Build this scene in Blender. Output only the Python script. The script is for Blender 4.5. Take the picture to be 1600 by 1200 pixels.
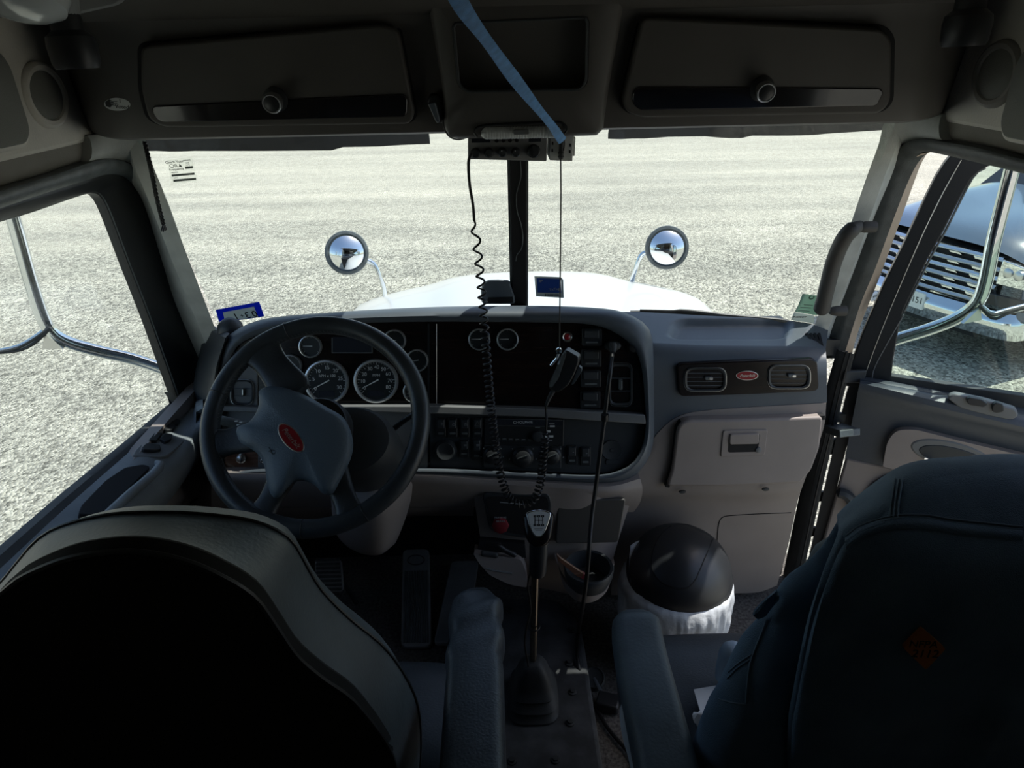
import bpy, bmesh, math, random
from mathutils import Vector as V, Matrix
for o in list(bpy.data.objects): bpy.data.objects.remove(o)
SC = bpy.context.scene
COL = SC.collection
random.seed(7)
# ---------------------------------------------------------------- camera
F, PITCH, ROLL = 1130.0, math.radians(25.5), math.radians(1.3)
CAM = V((-.022, 0, 1.6))
_f = V((0, math.cos(PITCH), -math.sin(PITCH)))
_U = V((0, math.sin(PITCH), math.cos(PITCH)))
_r = math.cos(ROLL) * V((1, 0, 0)) - math.sin(ROLL) * _U
_u = math.cos(ROLL) * _U + math.sin(ROLL) * V((1, 0, 0))
cd = bpy.data.cameras.new('camera')
cam = bpy.data.objects.new('camera', cd)
COL.objects.link(cam)
cam.matrix_world = Matrix(((_r.x, _u.x, -_f.x, CAM.x), (_r.y, _u.y, -_f.y, CAM.y), (_r.z, _u.z, -_f.z, CAM.z), (0, 0, 0, 1)))
cd.sensor_width = 36
cd.lens = F * 36 / 1600
cd.clip_start = .02
cd.clip_end = 500
SC.camera = cam
# ---------------------------------------------------------------- sky, sun, exposure
SC.view_settings.view_transform = 'Standard'
SC.view_settings.look = 'None'
SC.view_settings.gamma = 1
SC.view_settings.use_curve_mapping = False
SC.view_settings.exposure = 0.4
SUN_EL, SUN_AZ = math.radians(64), math.radians(66)      # azimuth clockwise from straight ahead
w = bpy.data.worlds.new('sky')
SC.world = w
w.use_nodes = True
nt = w.node_tree
nt.nodes.clear()
sk = nt.nodes.new('ShaderNodeTexSky')
sk.sky_type = 'NISHITA'
sk.sun_disc = False
sk.sun_elevation = SUN_EL
sk.sun_rotation = SUN_AZ
sk.air_density = 1.0
sk.dust_density = 1.6
bg = nt.nodes.new('ShaderNodeBackground')
bg.inputs['Strength'].default_value = .16
wo = nt.nodes.new('ShaderNodeOutputWorld')
nt.links.new(sk.outputs[0], bg.inputs[0])
nt.links.new(bg.outputs[0], wo.inputs[0])
sl = bpy.data.lights.new('sun', 'SUN')
sl.energy = 4.6
sl.angle = math.radians(.55)
sl.color = (1, .96, .9)
so = bpy.data.objects.new('sun', sl)
COL.objects.link(so)
sd = V((math.sin(SUN_AZ) * math.cos(SUN_EL), math.cos(SUN_AZ) * math.cos(SUN_EL), math.sin(SUN_EL)))
so.rotation_euler = sd.to_track_quat('Z', 'Y').to_euler()
so.location = sd * 30
# ---------------------------------------------------------------- helpers: measuring
def ray(px, py):
    return _f + (px - 800) / F * _r - (py - 600) / F * _u
def at(px, py, x=None, y=None, z=None, d=None):
    v = ray(px, py)
    t = d if d is not None else (x - CAM.x) / v.x if x is not None else (y - CAM.y) / v.y if y is not None else (z - CAM.z) / v.z
    return CAM + v * t
class PL:
    """a working plane: point, normal (towards the cab), axes for lettering"""
    def __init__(s, p, n, ex=(1, 0, 0)):
        s.p = V(p); s.n = V(n).normalized()
        e = V(ex); s.ex = (e - s.n * e.dot(s.n)).normalized(); s.ey = s.n.cross(s.ex)
    def at(s, px, py, o=0):
        v = ray(px, py)
        return CAM + v * ((s.p + s.n * o - CAM).dot(s.n) / v.dot(s.n))
    def pts(s, pp, o=0):
        return [s.at(a, b, o) for a, b in pp]
    def mat(s, px, py, o=0, rot=0):
        c = s.at(px, py, o)
        ex = s.ex * math.cos(rot) + s.ey * math.sin(rot)
        ey = s.n.cross(ex)
        return Matrix(((ex.x, ey.x, s.n.x, c.x), (ex.y, ey.y, s.n.y, c.y), (ex.z, ey.z, s.n.z, c.z), (0, 0, 0, 1)))
    def k(s, px, py):                                  # metres per pixel there
        return (s.at(px, py) - CAM).dot(_f) / F
def rnd(pts, r, n=5):
    out = []; m = len(pts)
    pts = [V((*p, 0)) if len(p) == 2 else V(p) for p in pts]
    for i in range(m):
        a, b, c = pts[i - 1], pts[i], pts[(i + 1) % m]
        ri = r[i] if isinstance(r, (list, tuple)) else r
        d1, d2 = (a - b), (c - b)
        q = min(ri, d1.length * .49, d2.length * .49)
        p0, p2 = b + d1.normalized() * q, b + d2.normalized() * q
        if q < 1e-6: out.append(b); continue
        for j in range(n + 1):
            t = j / n
            out.append(p0 * (1 - t) ** 2 + b * 2 * t * (1 - t) + p2 * t * t)
    return out
def rpx(pts, r, n=5): return [(p.x, p.y) for p in rnd(pts, r, n)]
def rr(cx, cy, w, h, r, rot=0, n=5):
    c, s = math.cos(rot), math.sin(rot)
    q = [(-w / 2, -h / 2), (w / 2, -h / 2), (w / 2, h / 2), (-w / 2, h / 2)]
    return rpx([(cx + a * c - b * s, cy + a * s + b * c) for a, b in q], r, n)
def ell(cx, cy, rx, ry, n=32, rot=0):
    c, s = math.cos(rot), math.sin(rot)
    o = []
    for i in range(n):
        a = 2 * math.pi * i / n
        x, y = rx * math.cos(a), ry * math.sin(a)
        o.append((cx + x * c - y * s, cy + x * s + y * c))
    return o
def crv(pts, n, closed=False, smooth=True):
    """n points evenly along a Catmull-Rom curve (or polyline) through pts"""
    P = [V((*p, 0)) if len(p) == 2 else V(p) for p in pts]
    two = len(pts[0]) == 2
    m = len(P); fine = []
    segs = m if closed else m - 1
    for i in range(segs):
        p1, p2 = P[i], P[(i + 1) % m]
        p0 = P[i - 1] if (closed or i > 0) else p1 * 2 - p2
        p3 = P[(i + 2) % m] if (closed or i + 2 < m) else p2 * 2 - p1
        for j in range(10):
            t = j / 10
            if smooth and m > 2:
                fine.append(.5 * ((2 * p1) + (p2 - p0) * t + (2 * p0 - 5 * p1 + 4 * p2 - p3) * t * t + (3 * p1 - p0 - 3 * p2 + p3) * t ** 3))
            else: fine.append(p1.lerp(p2, t))
    fine.append(P[0] if closed else P[-1])
    L = [0]
    for i in range(1, len(fine)): L.append(L[-1] + (fine[i] - fine[i - 1]).length)
    out = []; k = 0
    cnt = n if closed else n - 1
    for i in range(n):
        s = L[-1] * i / cnt
        while k < len(L) - 2 and L[k + 1] < s: k += 1
        dd = L[k + 1] - L[k]
        out.append(fine[k].lerp(fine[k + 1], 0 if dd < 1e-12 else (s - L[k]) / dd))
    return [(p.x, p.y) for p in out] if two else out
# ---------------------------------------------------------------- helpers: building
class MB:
    def __init__(s): s.b = bmesh.new()
    def vs(s, pts): return [s.b.verts.new(p) for p in pts]
    def f(s, vs):
        try: return s.b.faces.new(vs)
        except ValueError: return None
    def prism(s, pts, vec):
        vec = V(vec); a = s.vs(pts); c = s.vs([V(p) + vec for p in pts]); n = len(a)
        s.f(a); s.f(c[::-1])
        for i in range(n): s.f([a[i], c[i], c[(i + 1) % n], a[(i + 1) % n]])
        return s
    def ext(s, pp, pl, o0, o1):
        return s.prism(pl.pts(pp, o1), pl.n * (o0 - o1))
    def loft(s, rows, closed=False, cap=False, ring=False):
        R = [s.vs(r) for r in rows]; n = len(R[0])
        for i in range(len(R) - (0 if ring else 1)):
            A, B = R[i], R[(i + 1) % len(R)]
            for j in range(n if closed else n - 1):
                s.f([A[j], A[(j + 1) % n], B[(j + 1) % n], B[j]])
        if cap: s.f(R[0]); s.f(R[-1][::-1])
        return s
    def patch(s, rows, n=24, m=12, off=None, smooth=True, sm2=True):
        """smooth sheet through polylines; off gives it thickness along a vector"""
        rows = [crv(r, n, smooth=smooth) for r in rows]
        cols = [crv([r[j] for r in rows], m, smooth=sm2) for j in range(n)]
        g = [[cols[j][i] for j in range(n)] for i in range(m)]
        if off is None: return s.loft(g)
        off = V(off)
        A = [s.vs(r) for r in g]; B = [s.vs([p + off for p in r]) for r in g]
        for i in range(m - 1):
            for j in range(n - 1):
                s.f([A[i][j], A[i][j + 1], A[i + 1][j + 1], A[i + 1][j]])
                s.f([B[i][j], B[i + 1][j], B[i + 1][j + 1], B[i][j + 1]])
        for i in range(m - 1):
            s.f([A[i][0], A[i + 1][0], B[i + 1][0], B[i][0]]); s.f([A[i][-1], B[i][-1], B[i + 1][-1], A[i + 1][-1]])
        for j in range(n - 1):
            s.f([A[0][j], B[0][j], B[0][j + 1], A[0][j + 1]]); s.f([A[-1][j], A[-1][j + 1], B[-1][j + 1], B[-1][j]])
        return s
    def tube(s, path, r, seg=10, closed=False, cap=True, flat=None):
        P = [V(p) for p in path]; n = len(P)
        T = [(P[(i + 1) % n] - P[i - 1]) if closed else (P[min(i + 1, n - 1)] - P[max(i - 1, 0)]) for i in range(n)]
        T = [t.normalized() if t.length > 1e-9 else V((0, 0, 1)) for t in T]
        u = T[0].orthogonal().normalized()
        rows = []
        for i in range(n):
            u = (u - T[i] * u.dot(T[i])).normalized(); v = T[i].cross(u)
            ri = r[i] if isinstance(r, (list, tuple)) else r
            row = []
            for k in range(seg):
                a = 2 * math.pi * k / seg
                q = u * math.cos(a) * ri + v * math.sin(a) * ri
                if flat: q -= V(flat[0]) * q.dot(V(flat[0])) * (1 - flat[1])
                row.append(P[i] + q)
            rows.append(row)
        return s.loft(rows, closed=True, cap=cap and not closed, ring=closed)
    def lathe(s, c, ax, prof, seg=28, sx=1, sy=1, ex=None):
        c = V(c); ax = V(ax).normalized()
        e = V(ex) if ex else ax.orthogonal()
        e = (e - ax * e.dot(ax)).normalized(); g = ax.cross(e); rows = []
        for rad, h in prof:
            rad = max(rad, 1e-5)
            rows.append([c + ax * h + e * rad * sx * math.cos(2 * math.pi * k / seg) + g * rad * sy * math.sin(2 * math.pi * k / seg) for k in range(seg)])
        return s.loft(rows, closed=True, cap=True)
    def box(s, c, size, M=None):
        c = V(c); h = V(size) / 2; v = []
        for a in (-1, 1):
            for b in (-1, 1):
                for d in (-1, 1):
                    q = V((a * h.x, b * h.y, d * h.z)); v.append(c + (M @ q if M else q))
        w_ = s.vs(v)
        for q in ((0, 1, 3, 2), (4, 6, 7, 5), (0, 4, 5, 1), (2, 3, 7, 6), (0, 2, 6, 4), (1, 5, 7, 3)): s.f([w_[i] for i in q])
        return s
    def build(s, name, m, parent=None, bev=0, seg=2, sharp=38, sub=0, flat=False, orient=True):
        bmesh.ops.remove_doubles(s.b, verts=s.b.verts, dist=1e-6)
        if orient: bmesh.ops.recalc_face_normals(s.b, faces=s.b.faces)
        me = bpy.data.meshes.new(name)
        off = V((0, 0, 0)); p = parent
        while p is not None: off += V(p.location); p = p.parent
        for v in s.b.verts: v.co -= off
        s.b.to_mesh(me); s.b.free()
        if not flat:
            me.polygons.foreach_set('use_smooth', [True] * len(me.polygons))
            me.set_sharp_from_angle(angle=math.radians(sharp))
        if m is not None: me.materials.append(m)
        o = bpy.data.objects.new(name, me); COL.objects.link(o)
        if parent is not None: o.parent = parent
        if bev:
            b = o.modifiers.new('soft edges', 'BEVEL'); b.width = bev; b.segments = seg; b.limit_method = 'ANGLE'; b.angle_limit = math.radians(35); b.harden_normals = False
        if sub:
            q = o.modifiers.new('smooth', 'SUBSURF'); q.levels = sub; q.render_levels = sub
        return o
def tag(o, label=None, cat=None, group=None, kind=None):
    if label: o['label'] = label
    if cat: o['category'] = cat
    if group: o['group'] = group
    if kind: o['kind'] = kind
    return o
def thing(name, label, cat, loc=(0, 0, 0), group=None, kind=None):
    o = bpy.data.objects.new(name, None); COL.objects.link(o)
    o.location = loc; o.empty_display_size = .05
    return tag(o, label, cat, group, kind)
def struct(o): o['kind'] = 'structure'; return o
def text(s, M, size, m, parent, name='lettering', ext=.0004, shear=0, align='CENTER', sx=1, bold=0):
    cu = bpy.data.curves.new(name, 'FONT'); cu.body = s; cu.size = size; cu.extrude = ext; cu.shear = shear
    cu.align_x = align; cu.align_y = 'CENTER'; cu.offset = bold
    t = bpy.data.objects.new('t', cu); COL.objects.link(t)
    bpy.context.view_layer.update()
    me = bpy.data.meshes.new_from_object(t)
    bpy.data.objects.remove(t)
    me.transform(M @ Matrix.Diagonal((sx, 1, 1, 1)))
    off = V((0, 0, 0)); p = parent
    while p is not None: off += V(p.location); p = p.parent
    me.transform(Matrix.Translation(-off))
    me.materials.clear(); me.materials.append(m); me.name = name
    o = bpy.data.objects.new(name, me); COL.objects.link(o)
    if parent: o.parent = parent
    return o
# ---------------------------------------------------------------- materials
def pm(name, col, rough=.5, metal=0, bump=0, bscale=400, var=0, vscale=8, coat=0, spec=.5, col2=None, stretch=None):
    m = bpy.data.materials.new(name); m.use_nodes = True
    t = m.node_tree; b = t.nodes['Principled BSDF']
    b.inputs['Base Color'].default_value = (*col, 1)
    b.inputs['Roughness'].default_value = rough
    b.inputs['Metallic'].default_value = metal
    b.inputs['Specular IOR Level'].default_value = spec
    if coat: b.inputs['Coat Weight'].default_value = coat; b.inputs['Coat Roughness'].default_value = .05
    if bump or var or col2:
        tc = t.nodes.new('ShaderNodeTexCoord'); src = tc.outputs['Object']
        if stretch:
            mp = t.nodes.new('ShaderNodeMapping'); mp.inputs['Scale'].default_value = stretch
            t.links.new(src, mp.inputs[0]); src = mp.outputs[0]
    if bump:
        n = t.nodes.new('ShaderNodeTexNoise'); n.inputs['Scale'].default_value = bscale; n.inputs['Detail'].default_value = 3
        t.links.new(src, n.inputs['Vector'])
        bp = t.nodes.new('ShaderNodeBump'); bp.inputs['Strength'].default_value = bump; bp.inputs['Distance'].default_value = .002
        t.links.new(n.outputs['Fac'], bp.inputs['Height']); t.links.new(bp.outputs[0], b.inputs['Normal'])
    if var or col2:
        n2 = t.nodes.new('ShaderNodeTexNoise'); n2.inputs['Scale'].default_value = vscale; n2.inputs['Detail'].default_value = 5
        t.links.new(src, n2.inputs['Vector'])
        r = t.nodes.new('ShaderNodeValToRGB')
        r.color_ramp.elements[0].position = .35; r.color_ramp.elements[1].position = .68
        c2 = col2 or tuple(min(1, c * (1 + var)) for c in col)
        c1 = col if col2 else tuple(c * (1 - var) for c in col)
        r.color_ramp.elements[0].color = (*c1, 1); r.color_ramp.elements[1].color = (*c2, 1)
        t.links.new(n2.outputs['Fac'], r.inputs[0]); t.links.new(r.outputs[0], b.inputs['Base Color'])
    return m
def glass(name, tint=(.93, .96, .95), refl=.06):
    m = bpy.data.materials.new(name); m.use_nodes = True; t = m.node_tree; t.nodes.clear()
    tr = t.nodes.new('ShaderNodeBsdfTransparent'); tr.inputs[0].default_value = (*tint, 1)
    gl = t.nodes.new('ShaderNodeBsdfGlossy'); gl.inputs['Roughness'].default_value = .02
    lf = t.nodes.new('ShaderNodeLayerWeight'); lf.inputs[0].default_value = .5
    pw = t.nodes.new('ShaderNodeMath'); pw.operation = 'POWER'; pw.inputs[1].default_value = 5; t.links.new(lf.outputs['Facing'], pw.inputs[0])
    lw = t.nodes.new('ShaderNodeMath'); lw.operation = 'MULTIPLY_ADD'; lw.inputs[1].default_value = .5; lw.inputs[2].default_value = refl * .4; t.links.new(pw.outputs[0], lw.inputs[0])
    mx = t.nodes.new('ShaderNodeMixShader'); o = t.nodes.new('ShaderNodeOutputMaterial')
    t.links.new(lw.outputs[0], mx.inputs[0]); t.links.new(tr.outputs[0], mx.inputs[1]); t.links.new(gl.outputs[0], mx.inputs[2]); t.links.new(mx.outputs[0], o.inputs[0])
    return m
def thin(name, col):
    m = bpy.data.materials.new(name); m.use_nodes = True; t = m.node_tree; t.nodes.clear()
    a = t.nodes.new('ShaderNodeBsdfDiffuse'); b = t.nodes.new('ShaderNodeBsdfTranslucent'); x = t.nodes.new('ShaderNodeMixShader'); o = t.nodes.new('ShaderNodeOutputMaterial')
    a.inputs[0].default_value = b.inputs[0].default_value = (*col, 1); x.inputs[0].default_value = .55
    t.links.new(a.outputs[0], x.inputs[1]); t.links.new(b.outputs[0], x.inputs[2]); t.links.new(x.outputs[0], o.inputs[0]); return m
M = dict(
    pad=pm('slate dash vinyl', (.085, .102, .12), .45, bump=.12, bscale=900, var=.08),
    pod=pm('black dash plastic', (.035, .04, .043), .48, bump=.1, bscale=900),
    black=pm('black plastic', (.02, .022, .024), .42, bump=.06, bscale=700),
    matte=pm('matt black', (.006, .006, .007), .8),
    rubber=pm('black rubber', (.04, .043, .044), .6, bump=.15, bscale=250, var=.25),
    pedal=pm('brightened pedal rubber', (.3, .31, .31), .6, bump=.2, bscale=200, var=.2),  # rubber colour lightened to stand in for light missing in the footwell
    seal2=pm('dark rubber seal', (.055, .062, .06), .55, bump=.3, bscale=300, var=.25, vscale=30),
    seal=pm('grey rubber seal', (.12, .135, .135), .5, bump=.3, bscale=300, var=.25, vscale=30),
    beige=pm('taupe dash plastic', (.29, .25, .228), .55, bump=.1, bscale=800, var=.05),
    grey=pm('grey dash plastic', (.16, .165, .165), .5, bump=.08, bscale=800),
    console=pm('dark taupe console plastic', (.07, .065, .058), .6, bump=.1, bscale=700, var=.06),
    tan=pm('tan padded vinyl', (.70, .665, .58), .75, bump=.35, bscale=220, var=.08),
    tan2=pm('taupe header cloth', (.27, .255, .225), .85, bump=.3, bscale=400, var=.08),
    pillar=pm('grey pillar plastic', (.46, .475, .44), .6, bump=.2, bscale=300, var=.12, vscale=20),
    gloss=pm('dark gloss wood', (.008, .006, .006), .2, spec=.35, col2=(.016, .009, .007), vscale=3, stretch=(3, 30, 30)),
    gloss2=pm('dark gloss lacquer', (.008, .006, .006), .12, coat=.6),
    wood=pm('brown wood trim', (.12, .05, .03), .25, coat=.5, col2=(.22, .11, .07), vscale=5, stretch=(4, 30, 30)),
    chrome=pm('chrome', (.85, .87, .88), .08, 1),
    ring=pm('bright gauge ring', (.85, .88, .9), .3, .85),
    satin=pm('satin metal', (.65, .65, .64), .28, 1),
    steel=pm('polished steel tube', (.78, .81, .82), .14, 1),
    mirror=pm('mirror glass', (.9, .92, .93), .01, 1),
    white=pm('white paint', (.6, .61, .6), .3, coat=.4),
    leather=pm('black leather', (.045, .055, .066), .4, bump=.28, bscale=260, var=.15, vscale=12),
    vinyl=pm('dark grey seat vinyl', (.078, .098, .112), .48, bump=.25, bscale=200, var=.3, vscale=7),
    seatback=pm('black seat shell cloth', (.006, .006, .006), .9),
    carpet=pm('dark carpet', (.12, .11, .10), .95, bump=.9, bscale=260, var=.5, vscale=120),
    mat=pm('black rubber floor mat', (.06, .064, .068), .6, bump=.3, bscale=90, var=.4, vscale=18),
    red=pm('red enamel', (.28, .008, .015), .25, coat=.5),
    redp=pm('red plastic knob', (.2, .02, .028), .4),
    ink=pm('black print', (.01, .01, .01), .6),
    paint_w=pm('pale print', (.75, .77, .75), .6),
    paint_g=pm('grey print', (.3, .32, .32), .6),
    dial=pm('dial face', (.016, .02, .022), .4),
    lcd=pm('unlit display', (.03, .034, .045), .12),
    paper=pm('white paper', (.75, .77, .78), .8, bump=.1, bscale=40),
    cable=pm('black cable', (.01, .01, .01), .45),
    strap=pm('blue webbing strap', (.1, .3, .62), .7, bump=.6, bscale=600, var=.15, vscale=60),
    alu=pm('pale device shell', (.72, .73, .70), .5),
    denim=pm('denim', (.075, .13, .205), .85, bump=.6, bscale=700, col2=(.12, .195, .29), vscale=14),
    stitch=pm('denim stitching', (.12, .18, .25), .8),
    amber=pm('rust orange patch', (.5, .16, .055), .8, bump=.3, bscale=500),
    lit_white=thin('pale sticker film', (.62, .66, .63)), lit_blue=thin('blue sticker print', (.03, .09, .7)), lit_green=thin('pale green sticker film', (.42, .56, .47)), lit_navy=thin('navy sticker print', (.06, .12, .30)), lit_grey=thin('grey sticker film', (.4, .42, .41)),
    glass=glass('clear glass'), glass2=glass('green tinted glass', (.86, .93, .9)),
)
# ================================================================ OUTSIDE
GZ = -1.25
def gravel_mat():
    m = bpy.data.materials.new('pale gravel'); m.use_nodes = True; t = m.node_tree; b = t.nodes['Principled BSDF']
    b.inputs['Roughness'].default_value = .9; b.inputs['Specular IOR Level'].default_value = .2
    tc = t.nodes.new('ShaderNodeTexCoord'); P = tc.outputs['Object']
    vo = t.nodes.new('ShaderNodeTexVoronoi'); vo.inputs['Scale'].default_value = 46; t.links.new(P, vo.inputs['Vector'])
    vo2 = t.nodes.new('ShaderNodeTexVoronoi'); vo2.inputs['Scale'].default_value = 13; t.links.new(P, vo2.inputs['Vector'])
    no = t.nodes.new('ShaderNodeTexNoise'); no.inputs['Scale'].default_value = 1.1; no.inputs['Detail'].default_value = 6; t.links.new(P, no.inputs['Vector'])
    mp = t.nodes.new('ShaderNodeMapping'); mp.inputs['Scale'].default_value = (.12, 1.2, 1); t.links.new(P, mp.inputs[0])
    n3 = t.nodes.new('ShaderNodeTexNoise'); n3.inputs['Scale'].default_value = 1; n3.inputs['Detail'].default_value = 4; t.links.new(mp.outputs[0], n3.inputs['Vector'])
    def ramp(src, a, b_, c0, c1):
        r = t.nodes.new('ShaderNodeValToRGB'); r.color_ramp.elements[0].position = a; r.color_ramp.elements[1].position = b_
        r.color_ramp.elements[0].color = (*c0, 1); r.color_ramp.elements[1].color = (*c1, 1); t.links.new(src, r.inputs[0]); return r.outputs[0]
    def mul(a, b_, f=1):
        x = t.nodes.new('ShaderNodeMixRGB'); x.blend_type = 'MULTIPLY'; x.inputs[0].default_value = f
        t.links.new(a, x.inputs[1]); t.links.new(b_, x.inputs[2]); return x.outputs[0]
    stones = ramp(vo.outputs['Color'], .1, .8, (.16, .16, .142), (.67, .66, .585))
    big = ramp(vo2.outputs['Color'], .1, .95, (.74, .74, .74), (1.1, 1.1, 1.08))
    low = ramp(no.outputs['Fac'], .3, .75, (.82, .82, .8), (1.08, 1.07, 1.04))
    trk = ramp(n3.outputs['Fac'], .35, .7, (.86, .86, .84), (1.1, 1.09, 1.05))
    sp = t.nodes.new('ShaderNodeSeparateXYZ'); t.links.new(P, sp.inputs[0])
    ad = t.nodes.new('ShaderNodeMath'); ad.operation = 'MULTIPLY_ADD'; ad.inputs[1].default_value = 7; t.links.new(n3.outputs['Fac'], ad.inputs[0]); t.links.new(sp.outputs['Y'], ad.inputs[2])
    mr = t.nodes.new('ShaderNodeMapRange'); mr.inputs['From Min'].default_value = 13; mr.inputs['From Max'].default_value = 20; mr.inputs['To Max'].default_value = .72; t.links.new(ad.outputs[0], mr.inputs['Value'])
    n4 = t.nodes.new('ShaderNodeTexNoise'); n4.inputs['Scale'].default_value = 9; n4.inputs['Detail'].default_value = 6; t.links.new(P, n4.inputs['Vector'])
    road = ramp(n4.outputs['Fac'], .3, .7, (.46, .44, .37), (.60, .575, .49))
    mx = t.nodes.new('ShaderNodeMixRGB'); t.links.new(mr.outputs[0], mx.inputs[0])
    t.links.new(mul(mul(stones, big), low), mx.inputs[1]); t.links.new(road, mx.inputs[2])
    t.links.new(mul(mx.outputs[0], trk), b.inputs['Base Color'])
    bp = t.nodes.new('ShaderNodeBump'); bp.inputs['Strength'].default_value = .9; bp.inputs['Distance'].default_value = .02; bp.invert = True
    t.links.new(vo.outputs['Distance'], bp.inputs['Height']); t.links.new(bp.outputs[0], b.inputs['Normal'])
    return m
mb = MB(); mb.f(mb.vs([(-300, -300, GZ), (300, -300, GZ), (300, 400, GZ), (-300, 400, GZ)]))
g = mb.build('gravel_ground', gravel_mat(), flat=True); g['kind'] = 'structure'

# ---- the white hood of this truck
hood = thing('truck_hood', 'white rounded engine hood of the truck, seen ahead through the windshield', 'truck hood', (0, 2.0, .6))
prof = [(1.93, .865, .72, .30), (2.2, .845, .78, .32), (2.5, .83, .84, .36), (2.75, .775, .9, .42), (3.0, .69, .95, .5), (3.2, .57, .96, .6), (3.35, .40, .94, .7), (3.42, .1, .92, .9)]
rows = []
for yy, zt, hw, dr in prof:
    row = []
    for i in range(41):
        u = -1 + i / 20
        a = abs(u)
        z = zt - .2 * a ** 2.4 - dr * max(0, a - .72) ** 2 * 9 - (.02 if a > .42 else .02 * (a / .42) ** 6)
        row.append(V((.05 + u * hw, yy, max(z, -.55))))
    rows.append(row)
nr = []
for j in range(41):
    c = crv([r[j] for r in rows], 26); nr.append(c)
mb = MB(); mb.loft([[nr[j][i] for j in range(41)] for i in range(26)])
mb.build('hood_skin', M['white'], hood)
mb = MB(); mb.box((.05, 1.99, .80), (1.5, .14, .06)); mb.build('cowl_panel', M['black'], hood, bev=.01)
def hood_mirror(cx, cy, r, tilt, stalk, label):
    Y = 2.72
    c = at(cx, cy, y=Y); k = (c - CAM).dot(_f) / F; R = r * k
    h = thing('hood_mirror', label, 'mirror', c, group='round mirrors on the hood')
    n = (V((0, 0, 1.5)) - c); n = V((n.x - tilt * .5, n.y, n.z + .12)).normalized()
    mb = MB(); mb.lathe(c, n, [(R * .3, -.06), (R * .8, -.045), (R * .98, -.015), (R, 0), (R * .97, .012), (R * .86, .014), (R * .83, .006), (0, .006)], 36)
    mb.build('mirror_housing', M['seal'], h)
    mb = MB(); mb.lathe(c, n, [(R * .845 * math.sin(a) / math.sin(.75), .0065 + R * 1.24 * (math.cos(a) - math.cos(.75))) for a in [.75 - i * .075 for i in range(11)]], 36)
    mb.build('mirror_glass', M['mirror'], h)
    path = [at(a, b, y=yy) for a, b, yy in stalk]
    mb = MB(); mb.tube(crv(path, 14), .010, 10); mb.build('stalk', M['steel'], h)
hood_mirror(542, 395, 34, .5, [(568, 405, 2.75), (583, 412, 2.76), (592, 428, 2.76), (599, 448, 2.76), (601, 462, 2.76)], 'round convex hood mirror on the driver\'s side, its stalk bending from right to left')
hood_mirror(1042, 387, 34, -.5, [(1014, 393, 2.75), (1003, 398, 2.76), (996, 412, 2.76), (989, 434, 2.76), (987, 450, 2.76)], 'round convex hood mirror on the passenger\'s side')

# ---- chrome mirror arms outside the door windows
def mirror_arm(main, Xs, branch, gus, label, head):
    p0 = at(*main[1][:2], x=Xs)
    t = thing('mirror_bracket', label, 'mirror bracket', p0, group='chrome mirror brackets')
    mb = MB(); mb.tube(crv([at(a, b, y=yy) for a, b, yy in main], 40), .0165, 14); mb.build('tube', M['steel'], t)
    mb = MB(); mb.tube(crv([at(a, b, y=yy) for a, b, yy in branch], 12), .009, 10); mb.build('brace', M['steel'], t)
    mb = MB(); P = [at(a, b, y=1.71) for a, b in gus]; mb.prism(P, (0, .012, 0)); mb.build('gusset_plate', M['satin'], t)
    for wv in ((0, 0), (.5, 6)):
        mb = MB()
        q = [at(a + (wv[0] * 3), b + wv[1] * math.sin(i * 1.3), y=1.70) for i, (a, b, yy) in enumerate(branch)]
        mb.tube(crv(q, 20), .004, 6); mb.build('wire', M['rubber'], t)
    c = V(head)
    mb = MB(); mb.box(c, (.2, .1, .42)); mb.build('mirror_head', M['chrome'], t, bev=.02)
mirror_arm([(5, 290, 1.70), (24, 352, 1.70), (48, 440, 1.71), (70, 502, 1.72), (95, 530, 1.73), (150, 548, 1.77), (210, 562, 1.80), (275, 585, 1.82), (330, 610, 1.84)], -1.18,
           [(78, 512, 1.72), (50, 532, 1.72), (20, 546, 1.72), (-40, 556, 1.72)], [(70, 518), (98, 545), (66, 545)], 'polished mirror bracket beyond the driver\'s closed window', (-1.62, 1.66, 1.15))
mirror_arm([(1592, 225, 1.70), (1576, 285, 1.70), (1553, 375, 1.71), (1540, 440, 1.72), (1526, 474, 1.73), (1495, 497, 1.76), (1450, 515, 1.80), (1395, 532, 1.84), (1340, 555, 1.86)], 1.14,
           [(1530, 478, 1.72), (1550, 492, 1.72), (1575, 486, 1.72), (1640, 470, 1.72)], [(1532, 480), (1534, 500), (1505, 506)], 'polished mirror bracket seen through the open passenger door\'s window', (1.42, 1.68, 1.1))

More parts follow.
